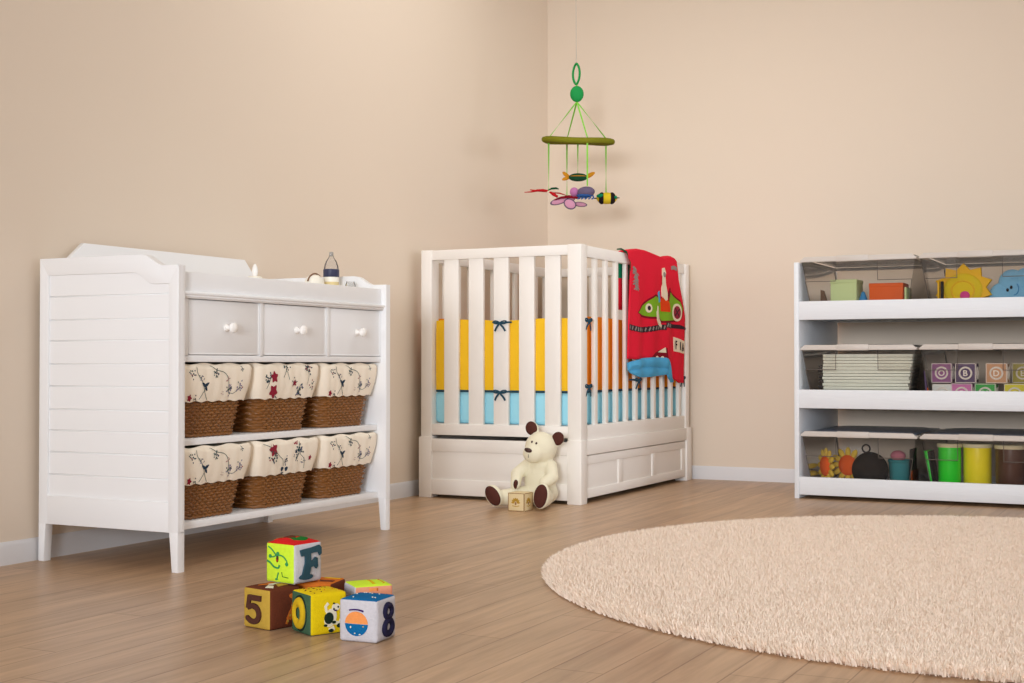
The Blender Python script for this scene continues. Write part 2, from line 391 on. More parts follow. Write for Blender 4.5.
G().m('white_paint').box(-3.325, -2.79, ya, yb, .846, .862, .001).done('tray_bottom', t)
G().m('white_paint').box(-2.803, -2.785, ya, yb, .855, .9235, .003).done('front_guard', t)
g = G().m('white_paint')
g.prism([(-2.80, .8405), (-2.779, .8405), (-2.7735, .846), (-2.7735, .850), (-2.769, .854), (-2.769, .8585), (-2.773, .8625), (-2.785, .8635), (-2.80, .8635)], ya, yb, 'y', bev=.001)
g.done('ledge_moulding', t)
g = G().m('white_paint').box(-2.82, -2.787, ya, yb, .643, .664, .0015)
for y0, y1 in ((ya, 3.283), (3.642, 3.662), (4.031, 4.050), (4.393, yb)):
    g.box(-2.82, -2.787, y0, y1, .66, .846, .0012)
g.box(-3.325, -2.82, ya, yb, .645, .655, .001)
g.done('drawer_frame', t)
for y0, y1, yk in ((3.283, 3.642, 3.4625), (3.662, 4.031, 3.8455), (4.050, 4.393, 4.2215)):
    g = G().m('white_paint').box(-2.81, -2.790, y0+.002, y1-.002, .666, .8385, .0022)
    g.box(-3.2, -2.81, y0+.012, y1-.012, .668, .80, .001)
    # raised rim round the flat front
    for a in ((y0+.002, y0+.0065, .666, .8385), (y1-.0065, y1-.002, .666, .8385), (y0+.002, y1-.002, .666, .6705)):
        g.box(-2.792, -2.7882, a[0], a[1], a[2], a[3], .0012)
    d = g.done('drawer', t)
    T = Matrix.Translation((-2.790, yk+.008, .7535)) @ Matrix.Rotation(R(90), 4, 'Y')
    G().m('knob_white').lathe([(0, -.002), (.0125, -.002), (.0125, .003), (.009, .006), (.0068, .012), (.0085, .018), (.0145, .022), (.0175, .028), (.0165, .034), (.011, .0385), (0, .040)], 28, T).done('knob', d)
G().m('white_paint').box(-3.325, -2.803, ya, yb, .382, .4035, .002).done('shelf', t)
G().m('white_paint').box(-3.325, -2.801, ya, yb, .122, .1455, .002).done('shelf', t)

# ------------------------------------------------------------------ baskets
def rrect(hx, hy, r, n_c=7, nx=14, ny=22):
    """perimeter points + outward normals of a rounded rectangle, starting mid -x side, counter-clockwise"""
    P = []
    def seg(a, b, n, nor):
        for i in range(n): P.append((a[0]+(b[0]-a[0])*i/n, a[1]+(b[1]-a[1])*i/n, *nor))
    def arc(cx, cy, a0):
        for i in range(n_c):
            a = a0+PI/2*i/n_c; P.append((cx+r*math.cos(a), cy+r*math.sin(a), math.cos(a), math.sin(a)))
    seg((hx, -hy+r), (hx, hy-r), ny, (1, 0)); arc(hx-r, hy-r, 0)
    seg((hx-r, hy), (-hx+r, hy), nx, (0, 1)); arc(-hx+r, hy-r, PI/2)
    seg((-hx, hy-r), (-hx, -hy+r), ny, (-1, 0)); arc(-hx+r, -hy+r, PI)
    seg((-hx+r, -hy), (hx-r, -hy), nx, (0, -1)); arc(hx-r, -hy+r, 3*PI/2)
    return P
BH = .228
def bk_half(z):
    f = max(0, z/.235)
    return .198+.028*f, .138+.047*f**.85
def loft(rows, closed=True):
    b = bmesh.new(); vs = [[b.verts.new(p) for p in r] for r in rows]; n = len(rows[0])
    for a, c in zip(vs, vs[1:]):
        for i in range(n): b.faces.new((a[i], a[(i+1) % n], c[(i+1) % n], c[i]))
    return b, vs
def make_wicker():
    g = G().m('wicker')
    rows = []; NR = 20; H = .20; sub = 5
    for k in range(NR*sub+1):
        z = H*k/(NR*sub); row = min(k//sub, NR-1); tt = (k-row*sub)/sub
        hx, hy = bk_half(z); hx -= .006; hy -= .006
        P = rrect(hx, hy, .045, 12, 44, 66); n = len(P); out = []
        rnd_ = .0026*math.sqrt(max(0, 1-(2*tt-1)**2))
        for i, (x, y, nx, ny) in enumerate(P):
            ph = 2*PI*i/9
            o = rnd_*1.1+.0052*math.sin(ph+PI*(row % 2))*math.sin(PI*tt)
            out.append((x+nx*o, y+ny*o, z))
        rows.append(out)
    b, vs = loft(rows); b.faces.new(vs[0][::-1]); g.merge(b)
    g.m('wicker_dark')
    # braided foot
    P = rrect(.194, .134, .045, 10, 30, 44)
    g.m('wicker').tube([(x+nx*.002, y+ny*.002, .006+.0018*math.sin(i*1.1)) for i, (x, y, nx, ny) in enumerate(P+P[:1])], .0055, 6, cap=False)
    return g
LZ0, LZ1 = .113, .229
def liner_pt(i, v, P=None):
    pass
def liner_surface(x, y, nx, ny, v, s):
    """offset of the cloth from the straight wall"""
    v = min(.985, max(0, v)); o = .004+.007*math.sin(PI*min(1, v*1.015))**.8*.8+.0011*math.sin(s*23+v*3)+.0006*math.sin(s*51+1)
    if v > .93: o -= .006*((v-.93)/.07)
    return o
def liner_pos(fy, v):
    """front (+x) face point; fy = y as a fraction -1..1 of the half width"""
    z = LZ0+(LZ1-LZ0)*v; hx, hy = bk_half(z); hy += .001; y = fy*(hy-.028)
    s = y*3
    return hx+.001+liner_surface(0, 0, 1, 0, v, s), y, z
def make_liner(kind):
    g = G().m('liner'); rows = []
    NV = 16
    for k in range(NV+1):
        v = k/NV; z = LZ0+(LZ1-LZ0)*v
        hx, hy = bk_half(z); P = rrect(hx+.001, hy+.001, .03, 7, 24, 40); out = []
        for i, (x, y, nx, ny) in enumerate(P):
            s = (y if nx > .5 else x+1.3 if ny > .5 else y+2.1 if nx < -.5 else x+3.3)*3
            o = liner_surface(x, y, nx, ny, v, s)
            zz = z+(.0022*math.sin(s*38)*(1-v) if v < .15 else 0)+(.003*math.sin(s*17+.7) if v > .9 else 0)
            out.append((x+nx*o, y+ny*o, zz))
        rows.append(out)
    # roll over the rim and a little inside
    for dz, do in ((.004, -.006), (.001, -.013), (-.02, -.018), (-.05, -.022)):
        hx, hy = bk_half(LZ1); P = rrect(hx+.001+do, hy+.001+do, .028, 7, 24, 40)
        rows.append([(x, y, LZ1+dz+(.003*math.sin((y+x)*50) if dz > 0 else 0)) for (x, y, nx, ny) in P])
    b, vs = loft(rows); g.merge(b)
    # printed sprigs on the front
    def mapper(pts, lift=.0011):
        b = bmesh.new(); vs = []
        for (u, v) in pts:
            x, y, z = liner_pos(u*2-1, min(.98, max(.01, v))); vs.append(b.verts.new((x+lift, y, z)))
        f = b.faces.new(vs); bmesh.ops.triangulate(b, faces=[f]); bmesh.ops.recalc_face_normals(b, faces=b.faces)
        for f in b.faces:
            if f.normal.x < 0: f.normal_flip()
        g.merge(b)
    AR = .31/.116   # width/height of the print area
    def leaf(u, v, l, w, a, m):
        g.m(m); pts = []; l *= 1.15; w *= 1.25
        for k in range(8):
            q = 2*PI*k/8; x = l*math.cos(q)/2; y = w*math.sin(q)/2*(1-.5*math.cos(q))
            pts.append((u+(x*math.cos(a)-y*math.sin(a))/AR, v+x*math.sin(a)+y*math.cos(a)))
        mapper(pts, .0013)
    def vine(pts, w=.014, m='ink_green'):
        w *= 1.3
        g.m(m); pp = smoothline([(p[0]*AR, p[1]) for p in pts], 5)
        for a, b_ in zip(pp, pp[1:]):
            mapper([(q[0]/AR, q[1]) for q in stroke([a, b_], w)])
    def flower(u, v, r, m, seed=0):
        for k in range(5):
            a = 2*PI*k/5+seed; leaf(u+r*.55*math.cos(a)/AR, v+r*.55*math.sin(a), r*.95, r*.62, a, m)
    def sprig(u, v, r, m1='ink_navy', m2='ink_lilac', seed=0, n=6):
        q = random.Random(seed)
        n = int(n*2.1)
        for k in range(n):
            a = q.uniform(0, 2*PI); d = r*q.uniform(.2, 1.15)
            leaf(u+d*math.cos(a)/AR, v+d*math.sin(a), r*.34, r*.22, a, q.choice([m1, m1, m2, 'ink_green']))
    if kind == 0:
        vine([(.15, 1), (.155, .78), (.24, .5), (.27, .3), (.33, .04)]); vine([(.27, .32), (.19, .06)]); vine([(.36, 1), (.46, .86), (.6, .78), (.67, .55), (.69, .28)])
        vine([(.69, .25), (.78, .2), (.86, .34)], .011)
        for a, l in ((.5, .2), (2.6, .18), (-.9, .14)): leaf(.28+math.cos(a)*.034, .42+math.sin(a)*.09, l, .075, a, 'ink_navy')
        sprig(.08, .75, .13, 'ink_navy', 'ink_red', 1); sprig(.22, .66, .1, 'ink_navy', 'ink_lilac', 2, 6); sprig(.46, .8, .13, 'ink_navy', 'ink_navy', 3, 8)
        sprig(.7, .28, .15, 'ink_navy', 'ink_lilac', 4, 9); sprig(.87, .4, .15, 'ink_lilac', 'ink_red', 5, 8); sprig(.88, .92, .1, 'ink_navy', 'ink_navy', 6, 5); sprig(.66, .6, .09, 'ink_red', 'ink_navy', 7, 4)
        flower(.03, .1, .1, 'ink_red'); sprig(.13, .06, .1, 'ink_navy', 'ink_red', 8); sprig(.59, .2, .07, 'ink_red', 'ink_navy', 9, 3)
    elif kind == 1:
        vine([(.05, .3), (.1, .5), (.14, .75)]); vine([(.37, .62), (.42, .82), (.48, .55)], .012); vine([(.68, .1), (.71, .35), (.73, .42)], .012); vine([(.8, .9), (.86, .7), (.84, .4)], .01)
        flower(.19, .64, .17, 'ink_red', .4); flower(.18, .22, .2, 'ink_red', 1); flower(.59, .46, .09, 'ink_red', .2)
        sprig(.1, .6, .16, 'ink_navy', 'ink_green', 11, 9); sprig(.43, .95, .14, 'ink_navy', 'ink_green', 12, 8); sprig(.58, .5, .14, 'ink_navy', 'ink_red', 13, 6)
        sprig(.72, .2, .19, 'ink_navy', 'ink_lilac', 14, 11); sprig(.84, .86, .17, 'ink_navy', 'ink_red', 15, 10); sprig(.23, .03, .1, 'ink_navy', 'ink_navy', 16, 6); sprig(.95, .4, .15, 'ink_navy', 'ink_red', 17, 6)
    else:
        vine([(.02, .95), (.12, .86), (.2, .74), (.3, .55), (.36, .44), (.38, .25)]); vine([(.66, .95), (.68, .62), (.78, .4), (.82, .1)], .012)
        flower(.18, .77, .2, 'ink_red', .6); flower(.6, .97, .12, 'ink_red', .2); flower(.9, .42, .08, 'ink_red', .2)
        sprig(.17, .5, .2, 'ink_navy', 'ink_red', 21, 10); sprig(.43, .4, .13, 'ink_navy', 'ink_lilac', 22, 7); leaf(.37, .16, .14, .11, .3, 'ink_navy'); leaf(.45, .15, .14, .11, 2.8, 'ink_navy'); leaf(.38, .03, .15, .05, .2, 'ink_navy')
        sprig(.67, .72, .2, 'ink_navy', 'ink_lilac', 23, 11); sprig(.63, .5, .13, 'ink_navy', 'ink_green', 24, 8); sprig(.77, .32, .1, 'ink_green', 'ink_lilac', 25, 5)
    g.m('liner')
    return g
wick = make_wicker().done('weave', None)
liners = [make_liner(k).done('cloth_liner', None) for k in range(3)]
blabels = [['brown wicker basket with flowered cloth liner, left end of upper shelf', 'brown wicker basket with red-flowered cloth liner, middle of upper shelf', 'brown wicker basket with flowered cloth liner, far end of upper shelf'],
           ['brown wicker basket with flowered cloth liner, left end of lower shelf', 'brown wicker basket with flowered cloth liner, middle of lower shelf', 'brown wicker basket with flowered cloth liner, far end of lower shelf']]
first = True
for row, z in enumerate((.4045, .1465)):
    for k in range(3):
        yc = (3.432, 3.8165, 4.2005)[k]
        b_ = thing('wicker_basket', blabels[row][k], 'basket', (-3.022, yc+.004, z), 0, 'lined baskets in the changing table')
        b_.scale = (1, 1, 1 if row == 0 else .985)
        lk = liners[[[0, 1, 0], [0, 2, 0]][row][k]]
        for src, nm in ((wick, 'weave'), (lk, 'cloth_liner')):
            c = src.copy(); c.name = nm; COL.objects.link(c); c.parent = b_
bpy.data.objects.remove(wick)
for l in liners: bpy.data.objects.remove(l)

# ------------------------------------------------------------------ things on the changing table
ZT = .8625
bl = thing('baby_bottle', 'small clear-topped bottle with navy collar standing on the changing table', 'bottle', (-2.97, 4.325, ZT)); bl.scale = (.97, .97, .93)
G().m('bottle_white').lathe([(0, 0), (.027, 0), (.03, .004), (.03, .116), (.0, .116)], 28).done('bottle_body', bl, local=True)
G().m('bottle_yellow').lathe([(.0304, .03), (.0307, .031), (.0307, .095), (.0304, .096)], 28).done('label_band', bl, local=True)
G().m('bottle_navy').lathe([(0, .1165), (.030, .1165), (.0318, .119), (.0318, .147), (.030, .149), (0, .149)], 28).done('collar', bl, local=True)
G().m('glass').lathe([(.0298, .1492), (.027, .165), (.021, .182), (.012, .196), (.0085, .205), (.0085, .212), (0, .214)], 28).done('clear_cap', bl, local=True)
G().m('cord_grey').lathe([(0, .203), (.0075, .203), (.0085, .206), (.0085, .218), (.006, .221), (0, .222)], 16).done('cap_tip', bl, local=True)
c_ = thing('rounded_case', 'low white oval case with curved brown rim beside the bottle', 'case', (-2.985, 4.235, ZT)); c_.scale = (1, .85, .98)
G().m('bottle_white').lathe([(0, 0), (.05, 0), (.056, .01), (.057, .06), (.054, .086), (.044, .104), (.022, .114), (0, .116)], 32, None, sx=.6, sy=1).done('case_body', c_, local=True)
G().m('wood_brown').tube([(0.004, -.0575+.115*i/20, .088+.031*math.sin(PI*i/20)**.6) for i in range(21)], .0032, 8).done('curved_rim', c_, local=True)
j_ = thing('glass_jar', 'little clear glass jar between the bottle and far end panel', 'jar', (-2.895, 4.345, ZT)); j_.scale = (.9, .9, .85)
G().m('glass').lathe([(0, 0), (.02, 0), (.022, .004), (.022, .09), (.018, .1), (.018, .106), (.016, .106), (.016, .1), (.02, .088), (.02, .006), (0, .006)], 24).done('jar_body', j_, local=True)
s_ = thing('white_stopper', 'tiny white teardrop stopper on round base, near the raised back guard', 'stopper', (-3.10, 4.02, ZT))
G().m('bottle_white').lathe([(0, 0), (.026, 0), (.027, .004), (.027, .094), (.022, .098), (0, .098)], 24).done('base', s_, local=True)
G().m('knob_white').lathe([(.0, .098), (.0085, .098), (.0105, .108), (.0115, .118), (.0095, .13), (.004, .142), (0, .145)], 24).done('teardrop', s_, local=True)

# ------------------------------------------------------------------ crib
t = thing('crib', 'white slatted baby crib on a panelled drawer base in the corner', 'crib', (-2.885, 6.305, 0))
X0, X1, Y0, Y1 = -3.3114, -2.4628, 5.5568, 7.052
ZP = .2885
CP = 'crib_paint'
for x0, x1, y0, y1 in ((X0, -3.243, Y0, 5.6255), (-2.533, X1, Y0, 5.6255), (X0, -3.243, 6.9735, Y1), (-2.533, X1, 6.9735, Y1)):
    G().m(CP).box(x0, x1, y0, y1, 0, ZP, .003).done('base_leg', t)
def front_panel(y, out):
    g = G().m(CP)
    ya, yb = (y, y+.018) if out < 0 else (y-.018, y)
    pa, pb = (y+.008, y+.02) if out < 0 else (y-.02, y-.008)
    g.box(-3.2435, -2.5325, ya, yb, .2201, .2805, .003).box(-3.2435, -2.5325, ya, yb, .016, .0895, .003).box(-3.2435, -2.5325, pa, pb, .08, .23, .001)
    return g.done('end_drawer', t)
front_panel(Y0+.0025, -1); front_panel(Y1-.0025, 1)
for s in (0, 1):
    xo = X1 if s == 0 else X0
    def bx(g, d0, d1, y0, y1, z0, z1, bev=.003):
        a, b_ = (xo-d0, xo-d1) if s == 0 else (xo+d0, xo+d1)
        g.box(min(a, b_), max(a, b_), y0, y1, z0, z1, bev)
    g = G().m(CP); bx(g, .001, .022, 5.6245, 6.9745, .2205, .2865); g.done('base_rail', t)
    g = G().m(CP)
    bx(g, .0158, .032, 5.63, 6.97, .024, .214, .001)
    ys = [5.6275, 5.6445, 6.0215, 6.0775, 6.4735, 6.5265, 6.9150, 6.9705]
    bx(g, .009, .028, 5.6275, 6.9705, .0225, .0645); bx(g, .009, .028, 5.6275, 6.9705, .1765, .2165)
    for a, b_ in ((ys[0], ys[1]), (ys[2], ys[3]), (ys[4], ys[5]), (ys[6], ys[7])): bx(g, .0092, .028, a, b_, .0635, .1775)
    g.done('side_drawer', t)
U0, U1, V0, V1, ZT2 = -3.3095, -2.4712, 5.575, 7.036, 1.1795
for x0, x1 in ((U0, -3.2515), (-2.5387, U1)):
    for y0, y1 in ((V0, 5.6445), (6.978, V1)):
        G().m(CP).box(x0, x1, y0, y1, .24, ZT2, .0028).done('post', t)
for k, (y0, y1) in enumerate(((V0+.004, V0+.036), (V1-.036, V1-.004))):
    G().m(CP).box(-3.253, -2.537, y0, y1, 1.131, ZT2-.0015, .0025).done('top_rail', t)
    G().m(CP).box(-3.253, -2.537, y0, y1, .2976, .3505, .0025).done('bottom_rail', t)
    for i in range(5):
        xc = -3.150+.13275*i
        G().m(CP).box(xc-.039, xc+.039, (y0+y1)/2-.009, (y0+y1)/2+.009, .348, 1.133, .002).done('wide_slat', t)
for k, (x0, x1) in enumerate(((U1-.034, U1-.006), (U0+.006, U0+.034))):
    G().m(CP).box(x0, x1, 5.643, 6.9795, 1.125, ZT2-.002, .0025).done('top_rail', t)
    G().m(CP).box(x0, x1, 5.643, 6.9795, .285, .354, .0025).done('bottom_rail', t)
    for i in range(10):
        yc = 5.774+.1268*i; xc = (x0+x1)/2
        G().m(CP).box(xc-.009, xc+.009, yc-.0175, yc+.0175, .352, 1.127, .002).done('slat', t)
G().m(CP).box(-3.27, -2.512, 5.613, 6.998, .325, .352, .001).done('mattress_base', t)

mt = G().m('mattress_blue').box(-.372, .372, -.690, .690, 0, .152, .022, seg=4)
o = mt.done('mattress'); o.location = (-2.8875, 6.3055, .353); tag(o, 'light blue mattress seen between the slats below the yellow bumper', 'mattress')

t = thing('crib_bumper', 'yellow padded bumper tied inside the crib with dark teal bows', 'crib bumper', (-2.885, 6.305, .505))
def pad(kind):
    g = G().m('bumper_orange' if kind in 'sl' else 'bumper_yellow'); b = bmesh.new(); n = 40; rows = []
    L0, L1, zt = {'f': (-3.245, -2.535, .842), 'b': (-3.245, -2.535, .842), 's': (5.625, 6.985, .853), 'l': (5.625, 6.985, .853)}[kind]
    c = {'f': 5.6135, 'b': 6.997, 's': -2.522, 'l': -3.260}[kind]
    m = 10
    def P(u, w, side):
        a = L0+(L1-L0)*u; z = .507+(zt-.507)*w+.004*math.sin(u*9)*w
        th = .0035+.0045*math.sin(PI*min(1, max(0, w)))**.5*(.8+.2*math.sin(u*31)*math.sin(w*9))
        q = c+side*th
        return (a, q, z) if kind in 'fb' else (q, a, z)
    fr = [[b.verts.new(P(i/n, j/m, -1)) for i in range(n+1)] for j in range(m+1)]
    bk = [[b.verts.new(P(i/n, j/m, 1)) for i in range(n+1)] for j in range(m+1)]
    for j in range(m):
        for i in range(n):
            b.faces.new((fr[j][i], fr[j][i+1], fr[j+1][i+1], fr[j+1][i])); b.faces.new((bk[j][i+1], bk[j][i], bk[j+1][i], bk[j+1][i+1]))
    for i in range(n):
        b.faces.new((fr[m][i], fr[m][i+1], bk[m][i+1], bk[m][i])); b.faces.new((fr[0][i+1], fr[0][i], bk[0][i], bk[0][i+1]))
    for j in range(m):
        b.faces.new((fr[j][0], fr[j+1][0], bk[j+1][0], bk[j][0])); b.faces.new((fr[j+1][n], fr[j][n], bk[j][n], bk[j+1][n]))
    bmesh.ops.recalc_face_normals(b, faces=b.faces); g.merge(b)
    p = g.done('bumper_pad', t)
    pts = [(L0+(L1-L0)*i/20, c, .5075) if kind in 'fb' else (c, L0+(L1-L0)*i/20, .5075) for i in range(21)]
    G().m('teal_tie').tube(pts, .0062, 8).done('piping', p)
    return p
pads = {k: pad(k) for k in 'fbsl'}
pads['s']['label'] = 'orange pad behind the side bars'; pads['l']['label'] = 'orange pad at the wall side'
def bow(y, z, x, face, s=1.0, name='tie_bow'):
    g = G().m('teal_tie')
    if face == 'f': T = Matrix.Translation((x, y, z)) @ Matrix.Rotation(R(90), 4, 'X')
    else: T = Matrix.Translation((x, y, z)) @ Matrix.Rotation(R(90), 4, 'Z') @ Matrix.Rotation(R(90), 4, 'X')
    T = T @ Matrix.Diagonal((s, s, s, 1))
    g.tube([(-.042, .003, -.014), (-.036, .003, .002), (-.02, .001, .007), (0, 0, .008), (.02, .001, .007), (.036, .003, .002), (.042, .003, -.014)], .0038, 7, T)
    for sg in (-1, 1):
        loop = smoothline([(0, 0, .008), (sg*.012, .007, .010), (sg*.027, .008, .009), (sg*.030, .001, .008), (sg*.014, -.003, .008), (0, 0, .008)], 3)
        g.tube(loop, .003, 6, T)
        g.tube(smoothline([(0, 0, .009), (sg*.007, -.009, .011), (sg*.017, -.021, .009), (sg*.024, -.034, .007)], 3), [.0045]*10, 6, T, flat=.5)
    g.ell((0, 0, .010), (.0065, .0055, .005), T, 12)
    g.done(name, t)
for z in (.826, .503): bow(5.586, z, -2.885, 'f', 1.12)
for y, z in ((5.66, .832), (5.66, .53), (6.28, .553), (6.93, .82), (6.93, .555)): bow(y, z, -2.482, 's', 1.25)

# ------------------------------------------------------------------ blanket over the side rail
t = thing('baby_blanket', 'red picture blanket with a green creature hanging over the crib rail', 'blanket', (-2.475, 6.45, 1.2))
def interp(tab, z):
    if z >= tab[0][0]: return tab[0][1]
    for (a, va), (b_, vb) in zip(tab, tab[1:]):
        if z >= b_: return va+(vb-va)*(z-a)/(b_-a)
    return tab[-1][1]
LEFT = [(1.21, 6.075), (1.18, 6.10), (1.12, 6.152), (.98, 6.125), (.86, 6.088), (.64, 6.077), (.5, 6.08)]
RIGHT = [(1.21, 6.775), (1.185, 6.805), (1.09, 6.83), (1.01, 6.862), (.888, 6.930), (.53, 6.925), (.5, 6.925)]
def top_z(s):
    return interp([(1, 0), (0, 0)], 0)+np.interp(s, [0, .08, .25, .42, .55, .74, .88, .96, 1], [1.190, 1.198, 1.210, 1.211, 1.204, 1.193, 1.207, 1.207, 1.190])
def bot_z(s): return float(np.interp(s, [0, .1, .4, .6, .68, .78, .88, 1], [.66, .658, .664, .664, .65, .56, .534, .532]))
def wave(y, z):
    d = max(0, min(1, (1.16-z)/.3))
    return d*(.010*math.sin((y-6.1)*13+z*2)+.006*math.sin((y-6.1)*31-z*3)+.004)-.006*math.sin((y-6.08)/.85*PI)*(1-d)
def bpos(s, z):
    y = interp(LEFT, z)+(interp(RIGHT, z)-interp(LEFT, z))*s
    return (-2.4555+wave(y, z), y, z)
b = bmesh.new(); NS, NT = 56, 44; grid = []
for j in range(NT+1):
    row = []
    for i in range(NS+1):
        s = i/NS; tz = float(top_z(s)); bz = bot_z(s); q = j/NT
        if q < .72:      # outside, bottom to top
            z = bz+(tz-.014-bz)*(q/.72); p = bpos(s, z)
        elif q < .80:    # over the rail
            a = (q-.72)/.08*PI; p0 = bpos(s, tz-.014); cx = (p0[0]-2.516)/2
            rr = (p0[0]+2.516)/2
            p = (cx+rr*math.cos(a), p0[1], tz-.014+.014*math.sin(a))
        else:
            z = tz-.014-(tz-.014-.90)*(q-.80)/.20; y = interp(LEFT, tz-.014)+(interp(RIGHT, tz-.014)-interp(LEFT, tz-.014))*s
            p = (-2.516-.003*math.sin(y*20)*0, y+.0, z)
        row.append(b.verts.new(p))
    grid.append(row)
for j in range(NT):
    for i in range(NS): b.faces.new((grid[j][i], grid[j][i+1], grid[j+1][i+1], grid[j+1][i]))
bmesh.ops.recalc_face_normals(b, faces=b.faces)
if sum(f.normal.x for f in b.faces if f.calc_center_median().z < 1.1 and f.calc_center_median().x > -2.49) < 0:
    for f in b.faces: f.normal_flip()
g = G().m('blanket_red'); g.merge(b)
cl = g.done('blanket_cloth', t)
sol = cl.modifiers.new('s', 'SOLIDIFY'); sol.thickness = .007; sol.offset = -1
# lining seen on the inner fold, facing the bars
g = G().m('green_felt').box(-2.5105, -2.5085, 6.10, 6.78, 1.055, 1.165, .0005); g.done('green_lining', t)
g = G().m('mob_dkgreen'); g.tube([(-2.459, 6.144, 1.09), (-2.459, 6.148, 1.12), (-2.459, 6.128, 1.155), (-2.462, 6.10, 1.180), (-2.475, 6.065, 1.192), (-2.49, 6.045, 1.190)], [.002, .003, .004, .005, .005, .003], 8, flat=.6).done('rolled_edge', t)
def art(name, m, pts, lift=.002, label=None, fine=1):
    """applique on the outside of the blanket; pts in (y, z)"""
    g = G().m(m); b = bmesh.new(); n = len(pts)
    tp = [b.verts.new((0, y, z)) for y, z in pts]; f = b.faces.new(tp)
    bmesh.ops.triangulate(b, faces=[f])
    for _ in range(3):
        es = [e for e in b.edges if e.calc_length() > .045]
        if es: bmesh.ops.subdivide_edges(b, edges=es, cuts=1)
        bmesh.ops.triangulate(b, faces=b.faces)
    for v in b.verts: v.co.x = -2.4555+wave(v.co.y, v.co.z)+lift
    bmesh.ops.recalc_face_normals(b, faces=b.faces)
    if sum(f.normal.x for f in b.faces) < 0:
        for f in b.faces: f.normal_flip()
    r = bmesh.ops.extrude_face_region(b, geom=list(b.faces))
    for v in [e for e in r['geom'] if isinstance(e, bmesh.types.BMVert)]: v.co.x -= lift+.003
    bmesh.ops.recalc_face_normals(b, faces=b.faces)
    g.merge(b); o = g.done(name, t, smooth=True)
    if label: o['label'] = label
    return o
body = [(6.224, .8885), (6.30, .920), (6.40, .958), (6.468, .980), (6.52, .968), (6.66, .960), (6.700, 1.010), (6.76, .990), (6.84, .965), (6.875, .93), (6.86, .885), (6.80, .868), (6.68, .862), (6.54, .856), (6.505, .876), (6.40, .874), (6.30, .880)]
def grow(pts, d):
    c = (sum(p[0] for p in pts)/len(pts), sum(p[1] for p in pts)/len(pts)); out = []
    n = len(pts)
    area = sum(pts[i][0]*pts[(i+1) % n][1]-pts[(i+1) % n][0]*pts[i][1] for i in range(n))
    sg = 1 if area > 0 else -1
    for i in range(n):
        a, b_ = pts[i-1], pts[(i+1) % n]; dx, dy = b_[0]-a[0], b_[1]-a[1]; l = math.hypot(dx, dy) or 1
        out.append((pts[i][0]+sg*dy/l*d, pts[i][1]-sg*dx/l*d))
    return out
art('creature_outline', 'maroon', grow(body, .010), .0016)
art('creature_body', 'creature_green', body, .0026, 'green creature with pointed snout')
art('eye_patch', 'felt_cream', ellipse(6.385, .917, .032, .023), .0036); art('eye', 'outline', ellipse(6.388, .917, .014, .012), .0044)
art('orange_seat', 'orange_red', [(6.53, .968), (6.60, .985), (6.66, .95), (6.665, .905), (6.53, .905)], .0040)
art('rider', 'felt_cream', [(6.556, .985), (6.56, 1.03), (6.585, 1.055), (6.60, 1.075), (6.578, 1.095), (6.582, 1.13), (6.612, 1.135), (6.628, 1.11), (6.61, 1.075), (6.618, 1.05), (6.632, 1.0), (6.625, .968), (6.60, .962)], .0046, 'white rider figure')
art('rider_face', 'grey_print', ellipse(6.603, 1.098, .017, .014), .0054)
art('rider_hand', 'maroon', stroke([(6.64, .985), (6.66, 1.0), (6.69, 1.03)], [.03, .018, .01]), .004)
art('small_flag', 'blanket_blue', [(6.50, 1.0), (6.522, 1.01), (6.526, .955), (6.503, .95)], .0046)
art('tusk', 'felt_cream', stroke(smoothline([(6.487, .93), (6.478, .90), (6.487, .865), (6.515, .84), (6.535, .827)], 4), [.012]*4+[.03]*5+[.026]*4+[.014]*4), .0046)
art('wheel_rim', 'felt_cream', ellipse(6.80, .908, .060, .047, 28), .0046); art('wheel', 'ink_red', ellipse(6.80, .908, .042, .035, 28), .0054)
for a in range(4):
    art('spoke', 'outline', stroke([(6.80, .908), (6.80+.036*math.cos(a*PI/2+.7), .908+.030*math.sin(a*PI/2+.7))], .007), .006)
for k in range(17):  # row of small printed letters-like dashes
    y = 6.105+k*.036; z = .814-.010*math.sin(k*.35)+(.012 if k > 13 else 0)*1
    art('printed_band', 'outline', [(y-.014, z-.013), (y+.022, z-.013), (y+.022, z+.014), (y-.014, z+.014)], .0016) if k % 1 == 0 else None
    art('printed_dash', 'grey_print', stroke([(y-.006, z-.008), (y+.002+.004*(k % 3), z+.009)], .010), .0026)
art('printed_mark', 'outline', [(6.71, .845), (6.83, .843), (6.92, .835), (6.92, .82), (6.80, .822), (6.71, .825)], .0022)
art('text_patch', 'felt_cream', [(6.755, .777), (6.925, .757), (6.922, .690), (6.755, .702)], .0026, 'cream patch with printed letters')
for ch, y, w in (('F', 6.782, .9), ('I', 6.838, 1), ('A', 6.890, .7)):
    bt = text_bm(ch, .045, .001, .03, w)
    T = Matrix.Translation((-2.4555+wave(y, .73)+.0052, y, .735-(y-6.79)*.1)) @ Matrix.Rotation(R(90), 4, 'Z') @ Matrix.Rotation(R(90), 4, 'X')
    G().m('outline').merge(bt, T).done('printed_letter', t)
q = random.Random(3)
for k in range(34):
    y0 = 6.163+.004*(k % 4)+(.045 if k > 8 else .02)*q.random(); z0 = 1.108-k*.0033
    art('printed_squiggle', 'grey_print', stroke([(y0, z0), (y0+.016, z0+.006), (y0+.032, z0-.002)], .0055), .002)
art('printed_squiggle', 'grey_print', stroke([(6.72, 1.140), (6.76, 1.146), (6.80, 1.138)], .02), .002)
art('lower_motif', 'maroon', [(6.40, .661), (6.46, .69), (6.54, .71), (6.60, .718), (6.612, .66)], .0012)
